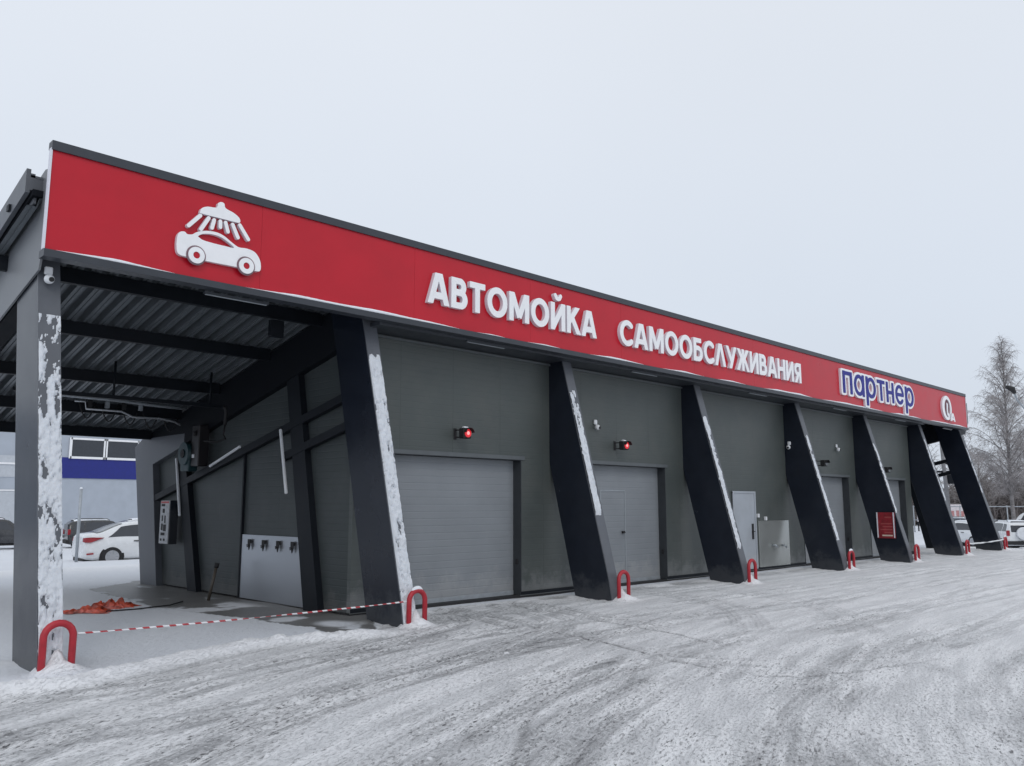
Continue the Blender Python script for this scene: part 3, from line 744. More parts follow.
jets = [((4.596,5.607),(4.445,5.431)),((4.714,5.601),(4.615,5.421)),((4.792,5.592),(4.767,5.476)),((4.881,5.596),(4.885,5.514)),((4.956,5.596),(4.996,5.475)),((5.06,5.593),(5.145,5.426)),((5.165,5.61),(5.30,5.434))]
for (a,b_) in jets:
    d_ = np.array(b_)-np.array(a); d_ /= np.linalg.norm(d_); n_ = np.array((-d_[1],d_[0])); r_ = .026
    pl = []
    for c_,s_,dd in ((b_,1,d_),(a,-1,d_)):
        for k in range(7):
            t = math.pi*(k/6-.5); pl.append(tuple(np.array(c_)+s_*r_*(math.cos(t)*dd+math.sin(t)*n_)))
    plate(pl,10.63,10.69,'water_jet',M_white,sh)
# round emblem at the right end
ec = (33.58,5.33)
re_ = plate(circ(ec[0]-.02,ec[1]+.02,.50,.46,36),10.62,10.69,'round_emblem',M_white,holes=(circ(ec[0]+.02,ec[1]+.01,.31,.34,30),))
M_dk = mat('emblem_dark_grey',(.13,.035,.045),.5)
plate(circ(ec[0]+.02,ec[1]+.01,.325,.355,30),10.655,10.684,'emblem_face',M_dk,re_)
hook_ = [(33.60,5.56),(33.68,5.52),(33.70,5.42),(33.68,5.20),(33.80,5.12),(33.72,5.02),(33.58,5.10),(33.57,5.3),(33.58,5.45)]
plate(smooth_poly(hook_,3),10.63,10.654,'emblem_mark',M_white,re_)
write('А',33.76,34.22,4.87,5.17,.1,.11,10.57,10.598,M_white,'letter',parents=[re_])

# ================================================================= small things on the building
# strip lamps under the sign
def strip(x):
    t = empty('strip_lamp',(x,10.86,4.63))
    MB().box(-.48,.48,-.03,.03,-.022,.008).build('lamp_housing',M_sigtr,t)
    MB().box(-.46,.46,-.016,.016,-.036,-.023).build('diffuser',M_galv,t,bevel=.006)
    return t
labs = ['slim strip lamp under the sign over the open bay','slim strip lamp under the sign above the first garage door',
 'slim strip lamp under the sign above the second garage door','slim strip lamp under the sign above the pale service door',
 'slim strip lamp under the sign below the first blue letters','slim strip lamp under the sign below the last blue letters','slim strip lamp under the sign below the round emblem']
for i,l in enumerate(labs):
    tag(strip((XF[i]+XF[i+1])/2+.08),l,'lamp','strip lamps under the red sign')
# projector lamps over the doors
M_lred = mat('red_lens',(.8,.02,.03),.2); 
nt = M_lred.node_tree; pb = nt.nodes['Principled BSDF']; pb.inputs['Emission Color'].default_value = (1,.03,.05,1); pb.inputs['Emission Strength'].default_value = .25
M_hot = mat('lit_lamp_core',(.9,.3,.3),.3); pb = M_hot.node_tree.nodes['Principled BSDF']; pb.inputs['Emission Color'].default_value = (1,.35,.35,1); pb.inputs['Emission Strength'].default_value = .9
def signal(x,z,lit):
    t = empty('signal_lamp',(x,WY,z)); t.scale=(.72,.80,.72)
    MB().box(-.13,-.05,-.02,-.002,-.14,.14).build('wall_bracket',M_rub,t)
    MB().bar((-.09,-.02,.09),(-.02,-.22,.09),.03,.03).bar((-.09,-.02,-.09),(-.02,-.22,-.09),.03,.03).build('bracket_arm',M_rub,t)
    h = MB().box(-.14,.12,-.36,-.18,-.13,.13).build('lamp_housing',M_rub,t,bevel=.02)
    n = 16
    lens = MB().tube([(-.01,-.36,0),(-.01,-.375,0)],.105,20).build('lens',M_lred if lit else M_glass,t)
    v = MB(); pts = [(.135*math.cos(a),.135*math.sin(a)) for a in np.linspace(R(5),R(175),10)]
    for (a,b_),(c,d) in zip(pts[:-1],pts[1:]):
        v.add([(a-.01,-.36,b_),(c-.01,-.36,d),(c-.01,-.46,d*.96),(a-.01,-.46,b_*.96)],[(0,1,2,3)],True)
    v.build('visor',M_rub,t,recalc=False)
    if lit:
        MB().tube([(-.01,-.376,0),(-.01,-.383,0)],.045,14).build('lamp_core',M_hot,t)
        s = MB().tube([(-.08,-.27,.145),(.07,-.27,.145)],.03,8); s.build('snow_cap',M_snow,t)
    return t
for x,z,lit,l in ((9.98,3.02,1,'lit red signal lamp on a bracket over the first garage door'),(14.62,3.03,1,'lit red signal lamp on a bracket over the second garage door'),
                  (24.35,2.98,0,'unlit black signal lamp over the third garage door, nearest the blue letters'),(29.1,2.92,0,'unlit black signal lamp over the fourth garage door, farthest along the wall')):
    tag(signal(x,z,lit),l,'signal lamp','signal lamps over the garage doors')
# dome cameras
def camera_dome(x,y,z,rz=0):
    t = empty('security_camera',(x,y,z),rz); t.scale=(.85,.85,.85)
    MB().box(-.055,.055,-.05,.0,.03,.15).build('mount_box',M_plw,t,bevel=.015)
    MB().tube([(0,-.03,.03),(0,-.08,-.0)],.02,8).build('joint',M_plw,t)
    d = MB(); rr_=.07
    prof_ = [(0.0,.0)]
    for k in range(7):
        a = math.pi*k/6; prof_.append(None)
    vs=[];fs=[];n=14
    for i_ in range(9):
        a = math.pi*i_/8
        for k in range(n):
            b_ = 2*math.pi*k/n; vs.append((rr_*math.sin(a)*math.cos(b_),-.09+rr_*math.sin(a)*math.sin(b_),-.045+rr_*math.cos(a)))
    for i_ in range(8):
        for k in range(n): fs.append((i_*n+k,i_*n+(k+1)%n,(i_+1)*n+(k+1)%n,(i_+1)*n+k))
    d.add(vs,fs,True); d.build('ball_housing',M_plw,t)
    MB().tube([(.01,-.135,-.055),(.015,-.166,-.06)],.035,12).build('lens',M_rub,t)
    return t
for x,y,z,rz,l in ((XF[0]+.10,11.035,4.50,0,'white ball security camera at the top of the leftmost column under the sign'),
                (13.88,WY-.004,3.43,0,'white ball security camera on the wall left of the second signal lamp'),
                (22.35-.005,11.30,3.40,-90,'white ball security camera on the dark side of the fifth column'),
                (25.7,WY-.004,3.5,0,'white ball security camera on the wall right of the first unlit signal lamp')):
    tag(camera_dome(x,y,z,R(rz)),l,'camera','security cameras on the car wash')

# red information board on the sixth column
t = empty('information_board',(XF[5]-.003,10.57,1.11)); tag(t,'red information board with pale edges on the side of the sixth column','notice board')
MB().box(-.06,0,-.27,.27,-.40,.40).build('board_panel',mat('board_red_print',(.22,.013,.02),.4,var=.35,scale=9),t,bevel=.004)
MB().box(-.068,-.0605,-.27,-.235,-.38,.40).box(-.068,-.0605,.235,.27,-.38,.40).build('board_edge',M_wside,t)
pr = MB(); 
for k,(a,b_,z) in enumerate(((-.18,.02,.25),(-.2,.15,.05),(-.2,.1,-.04),(-.2,.17,-.13),(-.2,.05,-.22))): pr.box(-.0645,-.0605,a,b_,z-.016,z+.016)
pr.build('printed_bars',mat('board_print_pale',(.34,.07,.07),.5),t)
MB().box(-.066,-.0605,-.20,.12,-.335,-.29).build('printed_strip',mat('board_print_cream',(.55,.45,.38),.5),t)

# hoop bollards
def bollard(x, cap):
    t = empty('hoop_bollard',(x,9.84,0))
    pts = [(-0.145,0,-.08),(-0.145,0,.37)]+[(-0.145*math.cos(a),0,.37+.14*math.sin(a)) for a in np.linspace(.2,math.pi-.2,9)]+[(0.145,0,.37),(0.145,0,-.08)]
    MB().tube(pts,.037,14).build('hoop',M_bol,t)
    if cap:
        c = MB(); q = [(-0.145*math.cos(a)*.97,0,.37+.14*math.sin(a)+.034) for a in np.linspace(.75,math.pi-.75,8)]
        c.tube(q,[.006,.022,.03,.032,.034,.03,.02,.006],10)
        c.build('snow_cap',M_snow,t)
    return t
bl_labels = ['nearest red hoop bollard, at the foot of the leftmost snowy column','snow capped red hoop bollard holding the right end of the striped tape',
 'red hoop bollard beside the second garage door, third from the left','red hoop bollard in front of the pale service door',
 'red hoop bollard with a dab of snow at the fifth column','red hoop bollard at the column with the red board',
 'red hoop bollard holding the left end of the far white tape','farthest red hoop bollard, by the last column']
for i,x in enumerate(BX): tag(bollard(x,i in (1,4,7)),bl_labels[i],'bollard','red hoop bollards in front of the columns')

# barrier tapes
def tape_mat(name,a,b_,period):
    m = bpy.data.materials.new(name); m.use_nodes = True; nt = m.node_tree; N = nt.nodes; L = nt.links
    tc = N.new('ShaderNodeTexCoord'); sp = N.new('ShaderNodeSeparateXYZ'); L.new(tc.outputs['Object'],sp.inputs[0])
    ad = N.new('ShaderNodeMath'); ad.operation='MULTIPLY_ADD'; L.new(sp.outputs[2],ad.inputs[0]); ad.inputs[1].default_value = .8; L.new(sp.outputs[0],ad.inputs[2])
    fr_ = N.new('ShaderNodeMath'); fr_.operation='FLOORED_MODULO'; L.new(ad.outputs[0],fr_.inputs[0]); fr_.inputs[1].default_value = period
    gt = N.new('ShaderNodeMath'); gt.operation='GREATER_THAN'; L.new(fr_.outputs[0],gt.inputs[0]); gt.inputs[1].default_value = period*.5
    mx = N.new('ShaderNodeMix'); mx.data_type='RGBA'; L.new(gt.outputs[0],mx.inputs[0]); mx.inputs[6].default_value=(*a,1); mx.inputs[7].default_value=(*b_,1)
    L.new(mx.outputs[2],N['Principled BSDF'].inputs['Base Color']); N['Principled BSDF'].inputs['Roughness'].default_value=.35
    return m
def ribbon(p,q,sag,w,m,name,tw=1.5,n=60):
    p=Vector(p);q=Vector(q); vs=[]
    for k in range(n+1):
        t=k/n; c=p.lerp(q,t); c.z-=sag*4*t*(1-t); a=tw*math.sin(t*9)+.5*math.sin(t*23)
        # narrow twisted plastic ribbon with a little thickness
        u=Vector((0,math.sin(a),math.cos(a)))*w/2; v_=Vector((0,math.cos(a),-math.sin(a)))*.0012
        vs+=[c-u-v_-p,c+u-v_-p,c+u+v_-p,c-u+v_-p]
    fs=[]
    for k in range(n):
        for j in range(4): fs.append((4*k+j,4*k+(j+1)%4,4*k+4+(j+1)%4,4*k+4+j))
    mb=MB().add(vs,fs,True); o=mb.build(name,m); o.location=p; return o
M_tape=tape_mat('striped_tape',(.75,.76,.78),(.42,.04,.05),.15)
o=ribbon((BX[0]+.19,9.84,.385),(BX[1]-.19,9.84,.37),.02,.021,M_tape,'barrier_tape',.7)
tag(o,'red and white striped barrier tape stretched across the open bay','tape')
o=ribbon((BX[6]+.19,9.84,.40),(BX[7]-.19,9.84,.43),.03,.05,mat('white_tape',(.75,.76,.78),.4),'barrier_tape',.5)
tag(o,'plain white tape stretched between the two farthest bollards','tape')

# crumpled red netting lying in the snow
M_net = mat('red_plastic_net',(.42,.045,.012),.55,var=.8,scale=11,dirt=((.5,.5,.52),.35))
def crumple(loc,lx,ly,h,seed,label):
    n=46; u=np.linspace(-1,1,n); U,V=np.meshgrid(u,u)
    r_=np.maximum(np.abs(U),np.abs(V)); ang=np.arctan2(V,U)
    ed=1+1.1*(fbm(np.cos(ang)*2.6+5,np.sin(ang)*2.6+5,3,seed)-.5)
    ridge_=np.abs(2*fbm(U*2.1+9,V*1.7+3,3,seed+1)-1)
    z=h*np.clip(1-r_**2.5,0,1)*(.15+1.9*ridge_+.5*(fbm(U*5,V*5,2,seed+8)-.5))+.004
    x=U*lx*ed+.05*(fbm(U*5,V*5,2,seed+4)-.5); y=V*ly*ed
    mb=MB(); mb.v=[(float(a),float(b_),float(c)) for a,b_,c in zip(x.ravel(),y.ravel(),z.ravel())]
    for i in range(n-1):
        for j in range(n-1): mb.f.append((i*n+j,i*n+j+1,(i+1)*n+j+1,(i+1)*n+j)); mb.sm.append(False)
    o=mb.build('netting_heap',M_net,recalc=False); o.location=loc; o.rotation_euler=(0,0,R(-40))
    md=o.modifiers.new('thickness','SOLIDIFY'); md.thickness=.006
    return tag(o,label,'netting','red netting dumped in the open bay')
crumple((4.93,14.95,.005),.36,.18,.09,201,'crumpled red netting heap nearest the leftmost column')
crumple((5.50,15.30,.005),.34,.20,.12,210,'taller crumpled red netting heap farther right in the open bay')
o=MB().tube([(0,0,.012),(.5,-.05,.012),(1.1,.1,.012),(1.5,.5,.012)],.012,6).build('hose',M_rub,loc=(5.2,14.7,.008))
tag(o,'thin dark hose lying in the snow beside the red netting','hose')

# things on the side wall of the open bay
XW=XF[1]+.10
def tube_lamp(p,q,label):
    o=MB().bar((0,0,0),Vector(q)-Vector(p),.05,.05).build('tube_lamp',M_plw,bevel=.012,loc=p)
    return tag(o,label,'lamp','white tube lamps on the bay side wall')
tube_lamp((XF[1]-.0,13.33,1.94),(XF[1]-.0,13.62,3.10),'white tube lamp fixed upright on the post beside the nearest wall post')['label']='white tube lamp fixed upright on the post nearest the snowy column'
tube_lamp((XF[1]-.01,15.10,2.86),(XF[1]-.01,16.37,2.52),'white tube lamp fixed along the sloping rail in the open bay')
tube_lamp((XF[1]-.0,17.69,1.51),(XF[1]-.0,18.02,2.75),'white tube lamp fixed upright on the far post in the open bay')
t=empty('programme_board',(XF[1]-.02,18.1,1.38)); tag(t,'narrow pale board of black wash symbols on the bay side wall','control board')
MB().box(-.12,.06,-.24,.24,-.46,.46).build('cabinet',M_side,t,bevel=.01)
MB().box(-.134,-.121,-.225,.225,-.45,.45).build('printed_face',mat('grey_board_face',(.42,.43,.45),.5,var=.2,scale=14),t)
MB().box(-.137,-.1345,-.20,.20,.40,.44).build('red_strip',M_brick,t)
for k,(y,z,w_,h_) in enumerate(((.08,.36,.18,.05),(.05,.24,.10,.09),(.10,.08,.06,.12),(-.04,.06,.06,.16),(.10,-.10,.08,.14),(-.04,-.12,.14,.14),(.04,-.25,.20,.06),(.12,-.37,.07,.05),(-.04,-.37,.09,.05))):
    MB().box(-.138,-.135,y-w_/2,y+w_/2,z-h_/2,z+h_/2).build('printed_symbol',M_rub,t)
t=empty('hose_reel',(XF[1]-.10,17.15,2.80)); tag(t,'teal hose reel casing on the bay side wall','hose reel')
MB().tube([(-.14,0,0),(.08,0,0)],.24,18).build('reel_casing',M_teal,t)
MB().box(-.1,.1,-.2,.2,-.36,-.1).build('reel_base',M_teal,t,bevel=.02)
MB().tube([(-.16,0,0),(-.142,0,0)],.09,14).build('reel_hub',M_rub,t)
MB().tube([(-.05,-.35,-.10),(-.05,-.35,-.02)],.05,10).build('valve_cap',M_plw,t)
t=empty('pump_cabinet',(XF[1]-.05,16.75,2.95)); tag(t,'tall blackish cabinet beside the teal hose reel in the open bay','cabinet')
MB().box(-.12,.10,-.17,.17,-.42,.42).build('cabinet_body',mat('maroon_paint',(.010,.008,.010),.4),t,bevel=.015)
MB().tube([(-.14,0,.3),(-.14,0,.2)],.03,8).build('cabinet_knob',M_rub,t)
# leaning short post near the wall
t=empty('stub_post',(7.2,15.25,0)); tag(t,'short leaning stub post with a black cap by the bay side wall','post')
MB().tube([(0,0,-.03),(.12,-.02,.60)],.028,10).build('shaft',mat('ochre_pipe',(.06,.05,.04),.5,var=.3),t)
MB().tube([(.118,-.02,.58),(.133,-.022,.67)],.042,10).build('cap',M_rub,t)
# wash boom hanging from the roof
t=empty('wash_boom',(5.4,15.6,3.66)); tag(t,'dark overhead wash boom hanging on two rods under the bay roof','boom')
MB().box(-1.6,2.05,-.035,.035,-.035,.035).build('boom_bar',M_steel,t)
for x in (0,1.8): MB().tube([(x,0,0),(x,0,zpur(15.6)+.2-3.66)],.022,8).build('hanger_rod',M_steel,t)
MB().tube([(2.05,0,0),(2.12,0,-.02),(2.14,0,-.1),(2.13,0,-.36)],.035,8).build('swivel',M_rub,t)
MB().tube([(2.13,0,-.36),(2.10,0,-.55),(2.2,.1,-.62),(2.1,.25,-.68),(1.9,.4,-.66)],.018,8).build('hose_end',M_rub,t)
t=empty('ceiling_pipework',(5.4,17.7,3.66)); tag(t,'silver pipework and looped hoses under the bay ceiling','pipes')
MB().tube([(0,0,.12),(.2,0,.12),(.22,0,-.02),(.9,0,-.02),(1.14,0,-.12),(1.7,0,-.11),(2.0,0,-.16),(2.14,0,-.22)],.02,8).build('silver_pipe',M_pipe,t)
MB().tube([(-.4,-.1,.2),(.8,-.1,.18),(1.6,-.1,.14),(2.2,-.1,.12)],.028,8).build('grey_pipe',M_galv,t)
for k in range(5):
    x=.1+k*.42; pts=[(x+.32*u,0.05,.1-.30*math.sin(math.pi*u)-.04*k) for u in np.linspace(0,1,9)]
    MB().tube(pts,.014,6).build('hose_loop',M_rub,t)
for k in range(4): MB().box(.25+k*.33,.33+k*.33,-.04,.04,.02,.16).build('valve_body',M_galv if k%2 else M_rub,t,bevel=.01)
o=MB().box(-.12,.12,-.05,.05,-.14,.14).build('junction_box',M_steel,bevel=.01,loc=(6.75,12.32,4.62)); tag(o,'small dark junction box on the front purlin of the open bay','box')

# ================================================================= background buildings and yard things
M_gw=ribbed('grey_hall_cladding',(.40,.44,.50),.6,0,1.2,.25,var=.06)
M_gw2=mat('pale_hall_panel',(.50,.53,.57),.6,var=.06)
M_bb=mat('blue_band_paint',(.012,.02,.20),.5,var=.08)
t=empty('industrial_hall',(30,72,-.8)); tag(t,'long grey industrial hall with a blue band and white framed windows','building')
def hb(mb,name,m,parent=t,**k):
    mb.v=[(p[0]-30,p[1]-72,p[2]+.8) for p in mb.v]; return mb.build(name,m,parent,**k)
hb(MB().box(-40,110,72.0,100,-1,3.83).box(-40,110,72,100,5.46,9.0),'wall',M_gw)
hb(MB().box(18.9,110,71.92,72.5,3.83,5.46),'blue_band',M_bb)
hb(MB().box(-40,18.9,71.95,72.5,3.83,5.46),'wall_panel',M_gw2)
hb(MB().box(-40,18.9,71.86,71.94,4.78,4.92).box(-40,19,71.9,71.96,2.78,2.88),'white_strip',M_white)
for k,(a,b_) in enumerate(((21.9,24.5),(24.6,27.2),(30,32.6),(32.7,35.3),(13,15.6))):
    w_=hb(MB().box(a,b_,71.88,71.98,5.5,6.95),'window',M_glass)
    f_=MB()
    for q in ((a-.08,a+.10,5.38,7.05),(b_-.10,b_+.08,5.38,7.05),(a,b_,5.38,5.56),(a,b_,6.9,7.05)): f_.box(q[0],q[1],71.82,71.95,q[2],q[3])
    f_.v=[(p[0]-30,p[1]-72,p[2]+.8) for p in f_.v]; f_.build('window_frame',M_white,w_)
g_=hb(MB().box(12.5,18.6,71.9,71.97,-.8,2.75),'gate',M_gw2)
hh_=MB().box(17.9,18.25,71.86,71.9,-.25,-.08); hh_.v=[(p[0]-30,p[1]-72,p[2]+.8) for p in hh_.v]; hh_.build('gate_handle',M_rub,g_)
hb(MB().box(-40,110,71.9,72.0,-.9,-.62),'plinth',M_rub)

# ---- cars
M_tail=mat('tail_lamp_red',(.28,.012,.02),.2,var=.15)
M_rim=mat('alloy_rim',(.45,.46,.48),.35,metal=.5)
def make_car(name,paint,stations,wheels,win,L_,W_,snow=None,tail='wrap',spare=False):
    """stations: (x, zbottom, zbelt, ztop, halfwidth, topwidth) from rear to front"""
    t=empty(name)
    vs=[];fs=[]; rings=[]
    P=catmull(stations,4)
    for (x,zb,zm,zt,w_,wt) in P:
        ring=[]
        for s_ in (-1,1):
            col=[(x,s_*w_*.86,zb),(x,s_*w_*.98,zb+.12),(x,s_*w_,zb+.55*(zm-zb)),(x,s_*w_*.97,zm),(x,s_*(w_*.93*.4+wt*.6),zm+.55*(zt-zm)),(x,s_*wt,zt-.035),(x,s_*wt*.8,zt),(x,s_*wt*.3,zt+.012)]
            ring+=col if s_==-1 else col[::-1]
        rings.append(ring)
    n=len(rings[0])
    for r_ in rings: vs+=r_
    for i in range(len(rings)-1):
        for k in range(n): fs.append((i*n+k,i*n+(k+1)%n,(i+1)*n+(k+1)%n,(i+1)*n+k))
    fs+=[tuple(range(n-1,-1,-1)),tuple((len(rings)-1)*n+k for k in range(n))]
    MB().add(vs,fs,True).build('body',paint,t)
    st=np.array(P)
    def at(x): return [np.interp(x,st[:,0],st[:,j]) for j in range(6)]
    def sidepoint(x,f,s_,off=.012):
        _,zb,zm,zt,w_,wt=at(x); y=(w_*.97)*(1-f)+wt*f
        # follow the body bulge
        if f<.55: y=(w_*.97)+(w_*.93*.4+wt*.6-w_*.97)*(f/.55)
        else: y=(w_*.93*.4+wt*.6)+(wt-(w_*.93*.4+wt*.6))*((f-.55)/.45)
        return (x,s_*(y+off),zm+(zt-zm)*f*.97)
    for s_ in (-1,1):
        for (xa,xb,fa,fb,ia,ib) in win:   # window: bottom xa..xb, top narrower
            g=[];m_=8
            for k in range(m_+1):
                tt=k/m_; x0=xa+(xb-xa)*tt; x1=(xa+ia)+((xb-ib)-(xa+ia))*tt
                for q in range(4):
                    f=fa+(fb-fa)*q/3; g.append(sidepoint(x0+(x1-x0)*q/3,f,s_))
            ff=[(4*k+q,4*k+q+1,4*k+5+q,4*k+4+q) for k in range(m_) for q in range(3)]
            MB().add(g,ff,True).build('side_window',M_glass,t,recalc=False)
        hx=wheels[0]+.35
        _,zb,zm,zt,w_,wt=at(hx+.4); MB().box(hx+.3,hx+.5,s_*w_-.02,s_*w_+.03,zm-.13,zm-.10).build('door_handle',M_rub if snow=='w' else paint,t)
        _,zb,zm,zt,w_,wt=at(wheels[1]-.35); MB().box(wheels[1]-.55,wheels[1]-.38,min(s_*w_,s_*(w_+.16)),max(s_*w_,s_*(w_+.16)),zm-.02,zm+.12).build('side_mirror',paint,t,bevel=.02)
    # windscreen and rear glass sit on the sloped part of the loft
    def cross(x0,x1,lift,name_):
        g=[];m_=6
        for k in range(m_+1):
            x=x0+(x1-x0)*k/m_; _,zb,zm,zt,w_,wt=at(x)
            g+=[(x,-wt*.86,zt+lift),(x,-wt*.3,zt+.012+lift),(x,wt*.3,zt+.012+lift),(x,wt*.86,zt+lift)]
        ff=[(4*k+q,4*k+q+1,4*k+5+q,4*k+4+q) for k in range(m_) for q in range(3)]
        MB().add(g,ff,True).build(name_,M_glass,t,recalc=False)
    return t,at,cross
def add_wheels(t,wheels,W_,r_,wbw=.2):
    for wx in wheels:
        for s_ in (-1,1):
            y=s_*(W_-.11)
            MB().tube([(wx,y-wbw/2-.0,r_),(wx,y+wbw/2,r_)],r_*1.18,22).build('wheel_arch',M_rub,t)
            w_=MB().tube([(wx,y-wbw/2-.03,r_),(wx,y-wbw/2,r_),(wx,y+wbw/2,r_),(wx,y+wbw/2+.03,r_)],[r_*.93,r_,r_,r_*.93],24).build('wheel',M_rub,t)
            m_=MB().tube([(wx,y-wbw/2-.045,r_),(wx,y+wbw/2+.045,r_)],r_*.66,20); 
            m_.build('rim',M_rim,w_)
            sp=MB()
            for k in range(9):
                a=2*math.pi*k/9
                for e in (-1,1):
                    sp.bar((wx+.09*math.cos(a),y+e*(wbw/2+.048),r_+.09*math.sin(a)),(wx+r_*.6*math.cos(a),y+e*(wbw/2+.048),r_+r_*.6*math.sin(a)),.02,.012)
            sp.build('spoke',M_galv,w_)
P_w=mat('white_car_paint',(.74,.76,.78),.25,var=.03,coat=.6,dirt=((.5,.5,.5),.25))
P_k=mat('black_car_paint',(.02,.022,.026),.25,var=.1,coat=.6,dirt=((.14,.14,.15),.35))
P_b=mat('grey_blue_car_paint',(.10,.12,.17),.3,var=.1,coat=.5,dirt=((.3,.3,.32),.3))
def sedan(paint,label,loc,rz,snowy=False,group='cars parked around the car wash',roofsnow=True):
    S_=[(-2.15,.42,.70,.86,.62,.55),(-2.12,.30,.80,.98,.76,.66),(-2.0,.24,.88,1.06,.82,.70),(-1.62,.2,.93,1.12,.85,.68),(-1.05,.2,.95,1.36,.86,.60),(-.55,.2,.94,1.45,.86,.57),(.15,.2,.92,1.47,.86,.57),(.62,.2,.91,1.37,.86,.60),(1.15,.2,.89,1.06,.86,.68),(1.7,.22,.80,.93,.84,.70),(2.05,.28,.68,.80,.76,.64),(2.2,.36,.58,.66,.6,.5)]
    t,at,cross=make_car('sedan_car',paint,S_,(-1.3,1.32),[(-1.45,.78,.06,.84,.42,.62)],4.4,.86,'w')
    t.location=loc; t.rotation_euler=(0,0,rz)
    add_wheels(t,(-1.3,1.32),.86,.32)
    cross(-1.75,-.95,.012,'rear_window'); cross(.5,1.18,.012,'windscreen')
    for s_ in (-1,1):
        # wrap-round tail lamp, pointed forwards
        pts=[(-2.13,.60,.82),(-2.10,.80,.80),(-1.95,.845,.80),(-1.62,.865,.93),(-1.60,.86,.95),(-1.92,.83,.965),(-2.08,.77,.955),(-2.12,.60,.94)]
        o_=[(x-.02,s_*(y+.022),z) for x,y,z in pts]; i_=[(x+.05,s_*(y-.05),z) for x,y,z in pts]; n=len(pts)
        MB().add(o_+i_,[tuple(range(n))]+[(k,(k+1)%n,n+(k+1)%n,n+k) for k in range(n)]+[tuple(range(2*n-1,n-1,-1))]).build('tail_light',M_tail,t)
        MB().bar((-2.05,s_*.80,.42),(-1.86,s_*.86,.44),.03,.05).build('reflector',M_tail,t)
        MB().box(1.95,2.13,min(s_*.5,s_*.72),max(s_*.5,s_*.72),.62,.74).build('headlight',M_plw,t,bevel=.03)
    MB().box(-2.18,-2.13,-.26,.26,.62,.76).build('licence_plate',M_plw,t)
    MB().box(-2.1,-1.7,-.62,.62,.17,.30).box(-1.0,1.0,-.8,.8,.16,.21).build('underbody',M_rub,t)
    if roofsnow:
        g=[]
        for x in np.linspace(-.75,.4,7):
            z_=at(x)[3]; g+=[(x,-.5,z_),(x,-.44,z_+.06),(x,.44,z_+.06),(x,.5,z_)]
        MB().add(g,[(4*k+q,4*k+q+1,4*k+5+q,4*k+4+q) for k in range(6) for q in range(3)],True).build('roof_snow',M_snow,t)
    return tag(t,label,'car',group)
def suv(paint,label,loc,rz,spare=False,group='cars parked around the car wash',H=1.72):
    k=H/1.72
    S_=[(-2.1,.5,.95,1.2*k,.74,.62),(-2.06,.36,1.05,1.45*k,.84,.66),(-1.9,.3,1.08,1.64*k,.87,.66),(-1.3,.28,1.08,1.70*k,.88,.66),(-.3,.28,1.07,1.72*k,.88,.66),(.25,.28,1.06,1.68*k,.88,.66),(.62,.28,1.05,1.45*k,.88,.68),(.98,.28,1.03,1.13,.88,.72),(1.6,.3,.96,1.07,.87,.74),(2.0,.34,.86,.97,.82,.70),(2.15,.42,.7,.8,.72,.62)]
    t,at,cross=make_car('suv_car',paint,S_,(-1.25,1.32),[(-1.85,-1.25,.10,.84,.14,.04),(-1.15,.62,.10,.84,.0,.40)],4.3,.88)
    t.location=loc; t.rotation_euler=(0,0,rz)
    add_wheels(t,(-1.25,1.32),.88,.36)
    cross(.35,.95,.012,'windscreen')
    MB().box(-2.12,-2.05,-.62,.62,1.10,1.50*k).build('rear_window',M_glass,t,bevel=.02)
    for s_ in (-1,1):
        MB().box(-2.13,-1.98,min(s_*.70,s_*.86),max(s_*.70,s_*.86),.88,1.2).build('tail_light',M_tail,t,bevel=.02)
        MB().box(2.0,2.16,min(s_*.5,s_*.74),max(s_*.5,s_*.74),.76,.9).build('headlight',M_plw,t,bevel=.03)
        MB().tube([(-1.6,s_*.6,1.74*k),(-1.5,s_*.6,1.80*k),(.0,s_*.6,1.80*k),(.15,s_*.6,1.72*k)],.02,6).build('roof_rail',M_rub,t)
    MB().box(-2.2,-2.0,-.85,.85,.36,.58).box(-1.6,1.6,-.84,.84,.22,.3).build('bumper',M_rub,t,bevel=.03)
    if spare:
        w_=MB().tube([(-2.33,0,1.02),(-2.30,0,1.02),(-2.10,0,1.02)],[.34,.38,.38],26).build('spare_wheel_cover',M_plw,t)
    g=[]
    for x in np.linspace(-1.8,.1,9):
        z_=at(x)[3]; g+=[(x,-.55,z_),(x,-.48,z_+.07),(x,.48,z_+.07),(x,.55,z_)]
    MB().add(g,[(4*k_+q,4*k_+q+1,4*k_+5+q,4*k_+4+q) for k_ in range(8) for q in range(3)],True).build('roof_snow',M_snow,t)
    return tag(t,label,'car',group)
sedan(P_w,'white sedan with red tail lamp seen through the open bay',(12.58,31.95,-.40),R(-4),roofsnow=False).scale=(1.09,1.06,1.06)
suv(P_k,'black off road car parked behind the white sedan',(18.9,54.6,-.90),R(-8))
sedan(P_w,'snow covered white car whose roof shows above the white sedan',(18.3,46.9,-.50),R(-8))
suv(P_k,'dark car left of the black off road car, half hidden by the snowy column',(13.6,56.0,-.8),R(-8))
suv(P_w,'white off road car with a round spare wheel cover beyond the last column',(54.6,14.45,-.78),R(34),spare=True).scale=(.95,.95,.93)
sedan(P_w,'pale sedan with dark windows seen between the last two columns',(56.0,17.1,-.72),R(60))
suv(P_b,'blue grey car parked behind the pale sedan between the last two columns',(66.5,20.9,-.72),R(55),H=1.55)
suv(P_w,'white van roof seen at the right edge behind the spare wheel car',(73.5,18.0,-.72),R(95),H=1.9)

